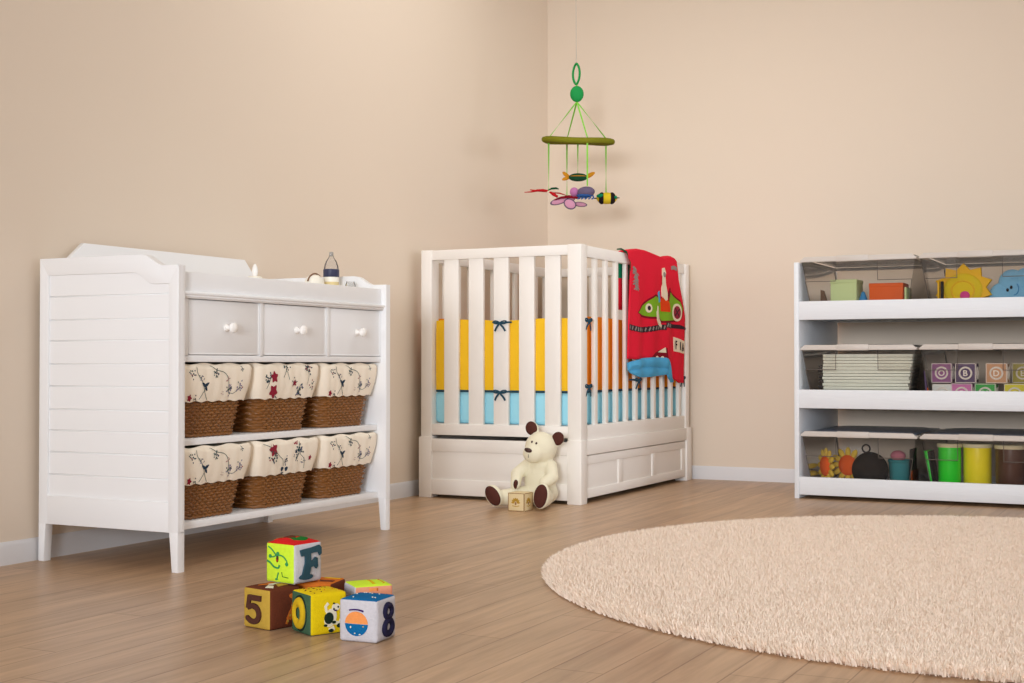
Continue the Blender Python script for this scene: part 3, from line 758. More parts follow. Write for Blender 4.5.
art('lower_motif_white', 'felt_cream', [(6.50, .695), (6.58, .720), (6.585, .692)], .0024); art('lower_motif_white', 'felt_cream', ellipse(6.49, .668, .02, .008, 12), .0024); art('lower_motif_white', 'felt_cream', ellipse(6.55, .668, .014, .007, 12), .0024)
# turned-up blue hem
def hem(name, m, pts, th):
    b = bmesh.new(); tp = [b.verts.new((0, y, z)) for y, z in pts]; f = b.faces.new(tp); bmesh.ops.triangulate(b, faces=[f])
    for _ in range(4):
        es = [e for e in b.edges if e.calc_length() > .03]
        if es: bmesh.ops.subdivide_edges(b, edges=es, cuts=1)
        bmesh.ops.triangulate(b, faces=b.faces)
    bd = {v for e in b.edges if e.is_boundary for v in e.verts}; BP = [v.co.copy() for v in bd]; H = {}
    for v in b.verts: H[v] = 0 if v in bd else min(1, min((v.co-p).length for p in BP)/.02)
    for v in b.verts: v.co.x = -2.4555+wave(v.co.y, v.co.z)+.002+th*math.sqrt(H[v])
    bmesh.ops.recalc_face_normals(b, faces=b.faces)
    if sum(f.normal.x for f in b.faces) < 0:
        for f in b.faces: f.normal_flip()
    r = bmesh.ops.extrude_face_region(b, geom=list(b.faces))
    for v in [e for e in r['geom'] if isinstance(e, bmesh.types.BMVert)]: v.co.x = -2.4555+wave(v.co.y, v.co.z)-.006
    bmesh.ops.recalc_face_normals(b, faces=b.faces)
    return G().m(m).merge(b).done(name, t)
o = hem('turned_hem', 'blanket_blue', smoothline([(6.078, .640), (6.15, .650), (6.25, .660), (6.42, .668), (6.55, .668), (6.60, .664), (6.61, .64), (6.60, .612), (6.45, .618), (6.30, .616), (6.18, .608), (6.09, .606)], 2), .012); o['label'] = 'blue turned-up hem'
hem('turned_hem', 'blanket_blue', smoothline([(6.088, .606), (6.18, .610), (6.30, .618), (6.45, .620), (6.60, .612), (6.61, .60), (6.59, .580), (6.42, .570), (6.26, .568), (6.18, .576), (6.12, .590)], 2), .008)
hem('turned_hem', 'blanket_blue', [(6.605, .664), (6.625, .655), (6.68, .60), (6.74, .540), (6.70, .537), (6.62, .560), (6.595, .585), (6.61, .62)], .006)

# ------------------------------------------------------------------ storage shelf
t = thing('storage_shelf', 'low white open shelf holding clear plastic bins against the wall', 'shelf unit', (-1.12, 6.7, 0))
SX0, SX1, SY0, SY1 = -1.6935, -.5605, 6.308, 7.09
SP = 'shelf_paint'
G().m(SP).box(SX0, SX0+.0225, SY0, SY1, 0, 1.1165, .002).done('side_panel', t)
G().m(SP).box(SX1-.0225, SX1, SY0, SY1, 0, 1.1165, .002).done('side_panel', t)
for zl, zh, zb in ((.843, .931, .850), (.426, .514, .433), (.018, .1025, .025)):
    f = G().m(SP).box(SX0+.022, SX1-.022, SY0+.020, SY1, zb, zb+.0175, .001).done('shelf_board', t)
    G().m(SP).box(SX0+.0222, SX1-.0222, SY0+.001, SY0+.020, zl, zh, .0025).done('front_board', t)

def make_bin(x0, z0, smoke, label):
    """x0 left outer edge of rim; z0 top of the board"""
    W, D, H = .538, .70, .275
    t = thing('storage_bin', label, 'storage bin', (x0+W/2, SY0+.024, z0), 0, 'clear storage bins on the shelf')
    hw = W/2
    # body: four thin walls and a floor, tapering down
    def sec(z, ins=0):
        k = z/(H-.024); i = .043*(1-k)+.002+ins
        return hw-i, .006+.034*(1-k)+ins, D-.01-.02*(1-k)-ins
    b = bmesh.new(); rows = []
    zs = [0, .04, .075, .157, H-.024]
    for z in zs:
        w, y0, y1 = sec(z); r = .02
        row = []
        for cx, cy, a0 in ((w-r, y1-r, 0), (-w+r, y1-r, PI/2), (-w+r, y0+r, PI), (w-r, y0+r, 1.5*PI)):
            for k in range(5): a = a0+PI/2*k/4; row.append((cx+r*math.cos(a), cy+r*math.sin(a), z+.002))
        rows.append(row)
    b, vs = loft(rows); b.faces.new(vs[0][::-1]); b.normal_update()
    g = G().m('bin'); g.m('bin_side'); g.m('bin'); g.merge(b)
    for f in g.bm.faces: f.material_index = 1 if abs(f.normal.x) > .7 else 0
    g.done('bin_body', t, local=True)
    # stepped handle recess: raised outer fields with dark edges
    e = G().m('bin_edge')
    zt, zb2 = H-.026, .157
    wt, yt, _ = sec(zt); wb, yb2, _ = sec(zb2)
    for xa, xb, xta in ((-wb+.004, -wb+.148, -wt+.004), (wb-.158, wb-.004, wb-.158)):
        g = G().m('bin'); b = bmesh.new(); oo = .010
        c = [b.verts.new(p) for p in ((xa, yb2-oo, zb2), (xb, yb2-oo, zb2), (xb, yt-oo*.3, zt), (xta if xa < 0 else xa, yt-oo*.3, zt))]
        if xa > 0: c[2].co.x = wt-.004
        b.faces.new(c); g.merge(b)
        g.m('bin_edge').tube([(xa, yb2-oo, zb2), (xb, yb2-oo, zb2)], .0017, 6)
        xi = xb if xa < 0 else xa
        g.tube([(xi, yb2-oo, zb2), (xi, yt-oo*.3, zt)], .0014, 6)
        g.done('front_field', t, local=True)
    # lower step line and the slanted front corners
    w0, y00, _ = sec(0.0)
    for sg in (-1, 1): G().m('bin_edge').tube([(sg*(wb-.004), yb2-.004, zb2), (sg*(w0-.004), y00+.002, .004)], .0016, 6).done('moulded_edge', t, local=True)
    # rim
    g = G().m('bin_rim')
    rim = []
    g.prism([(-hw, H-.026), (hw, H-.026), (hw, H-.018), (hw-.02, H-.001), (-hw+.02, H-.001), (-hw, H-.018)], 0, .016, 'y', bev=.003)
    g.box(-hw, -hw+.014, .01, D, H-.026, H-.012, .003).box(hw-.014, hw, .01, D, H-.026, H-.012, .003).box(-hw, hw, D-.014, D, H-.026, H-.010, .003)
    g.done('rim', t, local=True)
    G().m('bin_rim').box(-.098, .052, -.0035, .016, H-.028, H+.0015, .004).done('latch', t, local=True)
    # lid: slightly domed smoke panel
    g = G().m('lid_dark' if smoke else 'bin_smoke')
    b = bmesh.new(); nx, ny = 14, 10; V = []
    for j in range(ny+1):
        V.append([])
        for i in range(nx+1):
            u, v = i/nx*2-1, j/ny*2-1
            z = H-.006+.010*(1-u**6)*(1-v**6)
            V[-1].append(b.verts.new((u*(hw-.010), .014+(D-.022)*(v+1)/2, z)))
    for j in range(ny):
        for i in range(nx): b.faces.new((V[j][i], V[j][i+1], V[j+1][i+1], V[j+1][i]))
    g.merge(b); l = g.done('lid', t, local=True)
    s = l.modifiers.new('s', 'SOLIDIFY'); s.thickness = .002
    return t
zb1, zb2_, zb3 = .868, .451, .0432
bins = [(zb1, False, 'top'), (zb2_, False, 'middle'), (zb3, True, 'bottom')]
BT = {'top': ('clear bin with light green and orange boxes, top shelf left', 'clear bin with yellow sun and blue cloud toys, top shelf right'),
      'middle': ('clear bin stacked with pale paper pads, middle shelf left', 'clear bin with alphabet blocks, middle shelf right'),
      'bottom': ('clear bin with orange flowers and black ball, bottom shelf left', 'clear bin with green, yellow and brown tubs, bottom shelf right')}
for z0, sm, k in bins:
    make_bin(-1.6705, z0, sm, BT[k][0]); make_bin(-1.1215, z0, sm, BT[k][1])

# ---- contents, top left
def single(g, name, loc, label, cat, group=None, rotz=0, smooth=True):
    o = g.done(name, smooth=smooth); o.location = loc; o.rotation_euler = (0, 0, rotz); return tag(o, label, cat, group)
zA = zb1+.004
t = thing('box', 'pale green cardboard box in the top left clear bin', 'box', (-1.492, 6.50, zA))
G().m('c_ltgreen').box(-.062, .062, -.05, .09, 0, .150, .003).done('box_body', t, local=True); G().m('c_ltgreen').box(-.0635, .0635, -.0515, .0915, .1475, .166, .003).done('lid', t, local=True)
t = thing('box', 'bright orange cardboard box in the top left clear bin', 'box', (-1.293, 6.50, zA))
G().m('c_orange').box(-.078, .078, -.05, .09, 0, .128, .003).done('box_body', t, local=True); G().m('c_orange').box(-.0795, .0795, -.0515, .0915, .125, .144, .003).done('lid', t, local=True)
g = G().m('c_brown').prism([(-.02, 0), (.022, 0), (.014, .055), (-.004, .115), (-.02, .12)], -.01, .01, 'y', bev=.003)
single(g, 'wooden_wedge', (-1.585, 6.47, zA), 'brown wooden wedge at left end of the top left bin', 'toy')
g = G().m('c_blue').lathe([(0, 0), (.024, 0), (.028, .03), (.02, .07), (.008, .105), (0, .11)], 20)
single(g, 'skittle', (-1.409, 6.50, zA), 'small blue cone toy between the green and orange boxes', 'toy')
# upright books near the gap of the two bins
for x, m, h, rx, lab in ((-1.196, 'c_ltgreen', .12, 0, 'thin pale green book beside the orange box'),):
    g = G().m(m).box(-.004, .004, -.05, .08, 0, h, .001).m('paper').box(-.003, .003, -.049, .082, .003, h-.003, .0005)
    single(g, 'thin_book', (x, 6.46, zA), lab, 'book')
for x, m, lab in ((-1.055, 'c_sun', 'thin yellow-orange book standing left of the sun toy'), (-1.040, 'c_black', 'thin black book standing left of the sun toy')):
    g = G().m(m).box(-.004, .004, -.05, .09, 0, .145, .001).m('paper').box(-.003, .003, -.049, .092, .003, .142, .0005)
    single(g, 'thin_book', (x, 6.50, zA), lab, 'book')
# sun toy
t = thing('sun_toy', 'plush yellow sun with pointed rays in the top right bin', 'toy', (-.950, 6.50, zA+.0))
pts = []
for k in range(20):
    r = .132 if k % 2 == 0 else .100
    a = 2*PI*k/20+PI/2; pts.append((r*math.cos(a), .085+r*math.sin(a)*.86+.03))
g = G().m('c_sun').prism(pts, -.012, .02, 'y', bev=.006); g.done('rays', t, local=True)
g = G().m('c_sun2').ell((0, -.014, .105), (.086, .014, .076)); f = g.done('face', t, local=True)
G().m('c_sun').torus((0, -.027, .1), .05, .0035, rx=1, rz=.9).done('face_ring', t, local=True)
G().m('c_magenta').ell((.010, -.032, .078), (.022, .008, .020)).done('cheek', t, local=True)
# cloud toy
t = thing('cloud_toy', 'plush light blue cloud face in the top right bin', 'toy', (-.72, 6.52, zA))
g = G().m('c_cloud')
for cx, cz, r in ((-.06, .075, .062), (-.02, .135, .060), (.040, .145, .056), (.055, .08, .062), (0, .07, .07)): g.ell((cx, 0, cz), (r, .022, r))
g.done('cloud_body', t, local=True)
G().m('c_black').ell((-.038, -.022, .10), (.006, .004, .008)).ell((-.022, -.022, .112), (.006, .004, .008)).done('eyes', t, local=True)
G().m('c_blue').tube([(-.01+.02*math.sin(a), -.024, .105-.028*math.cos(a)) for a in [i*.25 for i in range(0, 11)]], .002, 6).done('smile', t, local=True)

# ---- contents, middle left: pads
zM = zb2_+.004
n = 15; dz = .0152
for k in range(n):
    q = random.Random(k+50)
    hw_ = .194+.0011*k; g = G().m('paper').box(-hw_, hw_, -.08, .15, 0, dz*.88, .003)
    g.m('paper_edge').box(-hw_+.0005, hw_-.0005, -.0805, .15, dz*.36, dz*.50, .0004)
    r_ = single(g, 'paper_pad', (-1.386+.0011*k+q.uniform(-.003, .003), 6.48+q.uniform(-.003, .003), zM+k*dz), 'pale cream paper pad in the middle left bin stack', 'paper pad', 'pads stacked in the middle left bin', rotz=q.uniform(-.008, .008))
q = random.Random(5)
for k, (z, w, dx) in enumerate(((.012, .050, .0), (.036, .035, -.006), (.062, .046, .004), (.088, .040, .002), (.112, .052, .006), (.140, .05, 0), (.158, .047, .004))):
    g = G().m('clip_dark').box(-w/2, w/2, -.02, .02, 0, .016, .003); g.torus((w/2+.003, -.008, .008), .005, .0015, n=12, k=6)
    single(g, 'binder_clip', (-1.606+dx, 6.52+.0, zM+.001+z), 'dark clip beside the pale pads in the middle left bin', 'clip', 'dark clips beside the pads')
# ---- contents, middle right: alphabet blocks
def alpha_block(x, y, z, m, ch, lab, rz=0, s=.092):
    t = thing('alphabet_block', lab, 'block', (x, y, z), rz, 'alphabet blocks in the clear bin')
    h = s/2; g = G().m(m).box(-h, h, -h, h, 0, s, .004); g.done('block_body', t, local=True)
    for face in ('-Y', '+X'):
        T = frame(face, h, (0, 0, h))
        g = G().m('d_ring').torus((0, 0, 0), .026, .0042, T=T, plane='xy', n=26, k=6)
        fr = .043
        for sg in (-1, 1):
            g.box(sg*fr-.0012, sg*fr+.0012, -fr, fr, -.0006, .0008, 0, T=T); g.box(-fr, fr, sg*fr-.0012, sg*fr+.0012, -.0006, .0008, 0, T=T)
        g.done('printed_ring', t, local=True)
        b = text_bm(ch, .027, .0016, .02); G().m('d_ring').merge(b, T).done('printed_letter', t, local=True)
    return t
zr2 = zM+.0925
YD = 6.47
for x, m, ch, lab in ((-1.036, 'd_white', 'A', 'plain white alphabet block at left of the lower row'), (-.950, 'd_pink', 'O', 'pink alphabet block in the lower row'), (-.848, 'd_green', 'V', 'green alphabet block in the lower row'), (-.722, 'd_yellow', 'G', 'yellow alphabet block at right of the lower row')):
    alpha_block(x, YD, zM, m, ch, lab, s=.086 if x < -1 else .092)
for x, y, m, ch, lab in ((-1.040, YD+.01, 'd_purple', 'O', 'mauve alphabet block at left of the upper row'), (-.930, YD-.02, 'd_plum', 'B', 'dark plum alphabet block with ringed letter in the upper row'), (-.797, YD-.02, 'd_tan', 'D', 'tan alphabet block with ringed letter in the upper row')):
    alpha_block(x, y, zr2, m, ch, lab)
alpha_block(-.675, YD+.14, zM, 'd_white', 'L', 'hidden pale alphabet block under the olive one') if False else None
alpha_block(-.652, YD-.01+.0, zM, 'd_olive', 'L', 'olive alphabet block at the right end behind the yellow one') if False else None
alpha_block(-.70, YD+.115, zM, 'd_olive', 'E', 'olive yellow alphabet block behind the tan and yellow ones, lower'); alpha_block(-.70, YD+.115, zr2, 'd_olive', 'E', 'olive yellow alphabet block seen right of the tan one')
g = G().m('d_plum').box(-.004, .004, -.05, .1, 0, .15, .001).m('c_orange').box(.004, .008, -.05, .1, 0, .07, .001)
single(g, 'thin_book', (-1.118+.012, 6.5, zM), 'thin purple and orange book at the left wall of the block bin', 'book').rotation_euler = (0, R(-5), 0)
# ---- contents, bottom left
zE = zb3+.004
def flower_toy(x, y, lab, rz):
    t = thing('flower_toy', lab, 'toy', (x, y, zE), rz, 'orange flower plush toys')
    g = G().m('e_petal')
    for k in range(12):
        a = 2*PI*k/12
        g.ell((.062*math.cos(a), 0, .098+.062*math.sin(a)), (.026, .010, .014), rot=__import__('mathutils').Euler((0, -a, 0)), seg=14)
    g.done('petals', t, local=True)
    G().m('e_orange').ell((0, -.004, .098), (.046, .02, .050)).done('flower_centre', t, local=True)
    return t
flower_toy(-1.585, 6.48, 'orange flower toy with yellow petals at the left wall of the bottom bin', R(-50))
flower_toy(-1.500, 6.565, 'orange flower toy with yellow petals left of the black ball', R(-8))
t = thing('black_ball', 'black plush ball with a small hanging ring in the bottom left bin', 'toy', (-1.372, 6.46, zE))
G().m('e_black').ell((0, 0, .086), (.085, .07, .086), seg=32).done('ball_body', t, local=True)
G().m('clip_dark').torus((-.016, -.01, .188), .018, .004).done('ring', t, local=True)
t = thing('teal_cup', 'teal cup right of the black ball in the bottom left bin', 'cup', (-1.258, 6.575, zE))
G().m('e_teal').lathe([(0, 0), (.040, 0), (.043, .004), (.050, .118), (.054, .122), (.054, .132), (.050, .134), (.046, .128), (.040, .01), (0, .01)], 28).done('cup_body', t, local=True)
g = G().m('e_pink').ell((0, 0, .150), (.036, .030, .026)); single(g, 'pink_ball', (-1.264, 6.575, zE), 'pink soft ball sitting in the teal cup', 'ball')
# ---- contents, bottom right
for x, m, lab, r in ((-1.010, 'j_green', 'bright green tub with cream lid in the bottom right bin', .050), (-.893, 'j_yellow', 'bright yellow tub with cream lid in the bottom right bin', .062), (-.745, 'j_brown', 'dark brown tub with cream lid in the bottom right bin', .064)):
    y = 6.50 if m == 'j_yellow' else 6.46
    t = thing('tub', lab, 'tub', (x, y, zE), 0, 'lidded tubs in the bottom right bin')
    G().m(m).lathe([(0, 0), (r-.003, 0), (r, .004), (r, .205), (0, .205)], 40).done('tub_body', t, local=True)
    G().m('j_lid').lathe([(0, .2052), (r+.004, .2052), (r+.005, .208), (r+.005, .220), (r+.002, .223), (0, .223)], 40).done('lid', t, local=True)
g = G().m('j_green').box(-.003, .003, -.04, .09, 0, .19, .001).m('c_black').box(.003, .012, -.04, .09, 0, .185, .001)
o = single(g, 'thin_book', (-1.077, 6.46, zE), 'thin green-edged book leaning at the left wall of the tub bin', 'book'); o.rotation_euler = (0, R(-9), 0)
g = G().m('c_orange').box(-.004, .004, -.05, .1, 0, .09, .001).m('c_black').box(-.010, -.004, -.05, .1, 0, .19, .001)
o = single(g, 'thin_book', (-1.178, 6.50, zE), 'thin black and orange book at the right wall of the flower bin', 'book')

# ------------------------------------------------------------------ hanging mobile
CX, CY = -2.815, 6.30
t = thing('baby_mobile', 'green baby mobile with felt insects hanging from the ceiling', 'mobile', (CX, CY, 1.48))
G().m('cord_grey').tube([(CX-.006, CY, ZC-.001), (CX-.003, CY, 2.17)], .0014, 6).done('cord', t)
g = G().m('mob_green'); zc = 2.121
lp = [(CX-.002+.023*math.sin(a)*(1 if True else 1)*math.sin(a/2)**0, CY, 0) for a in (0,)]
loop = [];
for k in range(29):
    a = 2*PI*k/28; loop.append((CX-.003+.0235*math.copysign(abs(math.sin(a))**1.35, math.sin(a)), CY-.010*math.sin(a), zc+.054*math.cos(a)))
g.tube(loop, .0058, 8, cap=False); g.done('hanging_loop', t)
G().m('mob_green').ell((CX, CY, 2.018), (.035, .018, .042), rot=__import__('mathutils').Euler((0, 0, R(27)))).done('green_button', t)
G().m('mob_ribbon').tube([(CX-.002, CY, 2.075), (CX, CY, 2.055)], .005, 6).done('short_ribbon', t)
# felt disc
g = G().m('mob_olive'); b = bmesh.new(); n = 48; top = []; bot = []
for k in range(n):
    a = 2*PI*k/n; r = .185+.007*math.sin(3*a+.5)+.004*math.sin(7*a)
    zt_ = 1.778+.003*math.sin(3*a+2)-.006*math.cos(a-.5)+.13*(-.4515*r*math.cos(a)+.892*r*math.sin(a))
    top.append((CX+r*math.cos(a), CY+r*math.sin(a), zt_))
rows = []
for fr, dz in ((.0, .014), (.90, .014), (.975, .010), (1.0, .002), (1.0, -.006), (.97, -.014), (.90, -.017), (.0, -.017)):
    rows.append([(CX+(p[0]-CX)*max(fr, .02), CY+(p[1]-CY)*max(fr, .02), 1.778+(p[2]-1.778)*fr+dz) for p in top])
b, vs = loft(rows); b.faces.new(vs[0][::-1]); b.faces.new(vs[-1]); bmesh.ops.recalc_face_normals(b, faces=b.faces); g.merge(b); g.done('felt_disc', t)
RX, RY = Vector((.892, .4515)), Vector((-.4515, .892))
def loc2(a, d): return CX+RX.x*a+RY.x*d, CY+RX.y*a+RY.y*d
anch = [loc2(-.146, -.05), loc2(-.045, .15), loc2(.044, -.165), loc2(.152, .045)]
def ribbon(p0, p1, w=.0042, tw=0):
    g = G().m('mob_ribbon'); p0, p1 = Vector(p0), Vector(p1); n = 12
    b = bmesh.new(); A = []
    for i in range(n+1):
        p = p0.lerp(p1, i/n); a = tw*i/n+.2
        d = Vector((RX.x*math.cos(a)+RY.x*math.sin(a), RX.y*math.cos(a)+RY.y*math.sin(a), 0))*w
        nn = Vector((d.y, -d.x, 0)).normalized()*.0007
        A.append([b.verts.new(p-d-nn), b.verts.new(p+d-nn), b.verts.new(p+d+nn), b.verts.new(p-d+nn)])
    for x, y in zip(A, A[1:]):
        for i in range(4): b.faces.new((x[i], x[(i+1) % 4], y[(i+1) % 4], y[i]))
    g.merge(b); return g.done('ribbon', t)
for i, (x, y) in enumerate(anch): ribbon((CX, CY, 1.978), (x, y, 1.790+[-.006, .02, -.022, .006][i]), .0042, [2.2, 1.0, .6, 2.4][i])
ends = [1.515, 1.510, 1.525, 1.515]
for i, (x, y) in enumerate(anch): ribbon((x, y, 1.764+[-.006, .02, -.022, .006][i]), (x, y, ends[i]), .0042, [1.6, 1.9, .5, 2.0][i])
ribbon((CX+.005, CY, 1.772), (CX+.005, CY, 1.605), .004, 1.7)
E3 = __import__('mathutils').Euler
def spt(a, d, z): x, y = loc2(a, d); return (x, y, z)
yaw = R(26.8)
def sell(g, a, d, z, ra, rd, rz, roll=0): return g.ell(spt(a, d, z), (ra, rd, rz), rot=(Matrix.Rotation(yaw, 3, 'Z') @ Matrix.Rotation(-roll, 3, 'Y')).to_euler(), seg=20)
# centre: green candy-like bug with orange wings
g = G().m('mob_dkgreen'); sell(g, .006, 0, 1.590, .050, .030, .021); k1 = g.done('green_bug', t)
g = G().m('mob_orange'); sell(g, .006, -.004, 1.594, .045, .0305, .005); g.done('bug_stripe', k1)
g = G().m('mob_orange'); sell(g, -.054, 0, 1.601, .026, .007, .010, -.7); sell(g, -.056, 0, 1.584, .022, .007, .009, .3); g.done('bug_wing', k1)
g = G().m('mob_orange'); sell(g, .066, 0, 1.601, .030, .007, .011, .5); g.done('bug_wing', k1)
# bee
g = G().m('mob_yellow'); sell(g, .156, .045, 1.488, .054, .034, .030); k2 = g.done('bee', t)
g = G().m('mob_black'); sell(g, .130, .045, 1.488, .0205, .0345, .0308); sell(g, .182, .045, 1.488, .0205, .0345, .0308); sell(g, .208, .045, 1.490, .016, .004, .003); sell(g, .100, .045, 1.488, .012, .004, .003); g.done('bee_stripes', k2)
g = G().m('green_felt'); sell(g, .118, .016, 1.498, .018, .012, .010, .2); sell(g, .200, .02, 1.490, .008, .012, .009); g.done('bee_wings', k2)
# purple beetle with blue legs
g = G().m('mob_purple'); sell(g, .036, -.165, 1.493, .046, .036, .028, .1); k3 = g.done('beetle', t)
g = G().m('mob_mauve'); sell(g, -.022, -.165, 1.494, .022, .020, .023); g.done('beetle_head', k3)
g = G().m('mob_blue'); sell(g, .028, -.172, 1.474, .040, .028, .011)
for a in (.0, .018, .036, .054, .07): g.tube([spt(a, -.185, 1.474), spt(a+.004, -.19, 1.462), spt(a-.006, -.192, 1.455)], .004, 6)
g.done('beetle_legs', k3)
# butterfly
g = G().m('mob_maroon' if 'mob_maroon' in M else 'maroon'); g.tube([spt(-.115, .05, 1.480), spt(-.08, .05, 1.492), spt(-.04, .05, 1.497), spt(.0, .05, 1.492), spt(.02, .05, 1.488)], [.003, .006, .008, .007, .004], 8); k4 = g.done('butterfly', t)
for a, d, z, ra, rz, rl in ((-.088, .06, 1.476, .050, .018, .30), (-.034, .05, 1.459, .034, .027, -.5), (.022, .10, 1.463, .036, .013, -.1), (-.03, .20, 1.498, .03, .012, .2)):
    g = G().m('mob_purple'); sell(g, a, d, z, ra, .006, rz, rl); w = g.done('wing', k4)
    g = G().m('mob_pink'); sell(g, a, d-.002, z, ra*.86, .0062, rz*.82, rl); g.done('wing_felt', w) if False else g.done('wing_felt', w)
# red lobster-like dragonfly
g = G().m('mob_red')
g.tube([spt(-.27, -.05, 1.507), spt(-.235, -.05, 1.509), spt(-.205, -.05, 1.516), spt(-.175, -.05, 1.516), spt(-.15, -.05, 1.513)], [.003, .006, .010, .013, .010], 8, flat=.6)
g.tube([spt(-.24, -.03, 1.522), spt(-.215, -.04, 1.517), spt(-.19, -.05, 1.516)], [.004, .007, .008], 8, flat=.6)
g.tube([spt(-.14, -.05, 1.508), spt(-.12, -.06, 1.494), spt(-.10, -.06, 1.482)], [.008, .014, .010], 8, flat=.6); g.tube([spt(-.135, -.04, 1.506), spt(-.09, -.03, 1.505), spt(-.055, -.02, 1.495)], [.005, .006, .003], 8, flat=.6)
k5 = g.done('dragonfly', t)
g = G().m('mob_dkgreen'); g.tube([spt(-.150, -.05, 1.517), spt(-.13, -.05, 1.526), spt(-.108, -.05, 1.528), spt(-.095, -.05, 1.523)], [.004, .009, .009, .004], 8, flat=.6); g.done('dragonfly_leaf', k5)
g = G().m('felt_cream'); g.tube([spt(-.155, -.055, 1.508), spt(-.13, -.055, 1.516), spt(-.10, -.055, 1.515)], [.004, .007, .004], 8, flat=.6); g.done('dragonfly_body', k5)

# ------------------------------------------------------------------ teddy bear
t = thing('teddy_bear', 'cream teddy bear with brown ears sitting against the crib base', 'teddy bear', (-2.62, 5.42, 0))
Eu = E3
def limb(g, p0, p1, r0, r1, n=7):
    for i in range(n):
        q = i/(n-1); p = Vector(p0).lerp(Vector(p1), q); r = r0+(r1-r0)*q; g.ell(p, (r, r, r), seg=16)
g = G().m('bear_cream')
HC = Vector((-2.605, 5.435, .262)); TILT = R(20)
g.ell(HC, (.073, .070, .071), seg=32)                                   # head
g.ell((-2.6175, 5.378, .238), (.046, .040, .042), seg=24)               # muzzle
g.ell((-2.618, 5.455, .115), (.074, .062, .098), seg=32)                # torso
g.ell((-2.618, 5.455, .060), (.082, .070, .060), seg=24)                # hips
g.ell((-2.612, 5.45, .180), (.062, .05, .04), seg=20)                   # shoulders
limb(g, (-2.668, 5.43, .182), (-2.700, 5.385, .145), .030, .028); limb(g, (-2.700, 5.385, .145), (-2.690, 5.350, .100), .028, .023)
limb(g, (-2.560, 5.44, .180), (-2.540, 5.415, .135), .031, .029); limb(g, (-2.540, 5.415, .135), (-2.562, 5.375, .110), .029, .024)
limb(g, (-2.66, 5.42, .050), (-2.745, 5.315, .042), .044, .036); limb(g, (-2.575, 5.40, .048), (-2.535, 5.30, .044), .044, .036)
FR = Matrix.Rotation(R(-12), 3, 'Z')
def foot(g, c, yawf, roll, r=(.0285, .022, .050)):
    rot = (Matrix.Rotation(yawf, 3, 'Z') @ Matrix.Rotation(roll, 3, 'Y')).to_euler()
    g.ell(c, (r[0]+.006, .030, r[2]+.004), rot=rot, seg=24); return rot
rotL = foot(g, (-2.764, 5.288, .054), R(-10), R(-44), (.034, .022, .050)); rotR = foot(g, (-2.524, 5.272, .064), R(8), R(10), (.032, .022, .053))
for sg, c in ((-1, (-2.653, 5.448, .345)), (1, (-2.527, 5.448, .303))):
    g.ell(c, (.030, .015, .033), rot=Eu((0, sg*R(25)+TILT*.5, 0)), seg=20)
bd = g.done('body', t, smooth=True)
rm = bd.modifiers.new('r', 'REMESH'); rm.mode = 'VOXEL'; rm.voxel_size = .0045; rm.use_smooth_shade = True
sm = bd.modifiers.new('s', 'SMOOTH'); sm.factor = .5; sm.iterations = 6
for sg, c in ((-1, (-2.655, 5.4395, .347)), (1, (-2.524, 5.4395, .304))):
    G().m('bear_brown').ell(c, (.0285, .0125, .0315), rot=Eu((0, sg*R(25)+TILT*.5, 0)), seg=22).done('ear_lining', t)
G().m('bear_dark').ell((-2.6215, 5.3385, .2555), (.0185, .010, .0105), rot=Eu((0, R(14), 0)), seg=18).done('nose', t)
for c in ((-2.6195, 5.3755, .2895), (-2.597, 5.3725, .284)): G().m('bear_dark').ell(c, (.0058, .006, .0065), seg=14).done('eye', t)
g = G().m('bear_dark').tube([(-2.6195, 5.343, .246), (-2.6205, 5.338, .232), (-2.6215, 5.340, .222)], .0012, 6); g.done('mouth_seam', t)
g = G().m('bear_brown').ell((-2.762, 5.2715, .0545), (.0325, .0155, .0500), rot=rotL, seg=24); g.done('foot_pad', t)
g = G().m('bear_brown').ell((-2.5215, 5.2565, .0645), (.0305, .0155, .0520), rot=rotR, seg=24); g.done('foot_pad', t)
G().m('bear_brown').ell((-2.682, 5.338, .103), (.010, .0145, .022), rot=Eu((R(18), R(8), 0)), seg=16).done('paw_pad', t)

t = thing('wooden_block', 'small pale wooden cube printed with gold flowers by the teddy bear', 'block', (-2.612, 5.2425, 0), R(-1))
s = .080; h = s/2
G().m('wood_light').box(-h, h, -h, h, 0, s, .002).done('block_body', t, local=True)
for face in ('-Y', '+X'):
    T = frame(face, h, (0, 0, h))
    g = G().m('wood_edge')
    for sg in (-1, 1): g.box(sg*.0375-.0013, sg*.0375+.0013, -.0375, .0375, -.0004, .0006, 0, T=T); g.box(-.0375, .0375, sg*.0375-.0013, sg*.0375+.0013, -.0004, .0006, 0, T=T)
    g.done('printed_border', t, local=True)
    g = G().m('print_gold')
    for k in range(7): a = PI*k/6; g.poly(ellipse(-.002+.013*math.cos(a), .0+.013*math.sin(a)-.002, .008, .0045, 10, rot=a), .0006, lo=-.0004, T=T)
    g.m('wood_edge').poly(ellipse(-.002, -.006, .004, .007, 10), .0009, lo=-.0004, T=T); g.m('print_gold').poly(stroke([(-.018, -.016), (0, -.019), (.016, -.015)], .003), .0006, lo=-.0004, T=T)
    g.done('printed_flower', t, local=True)

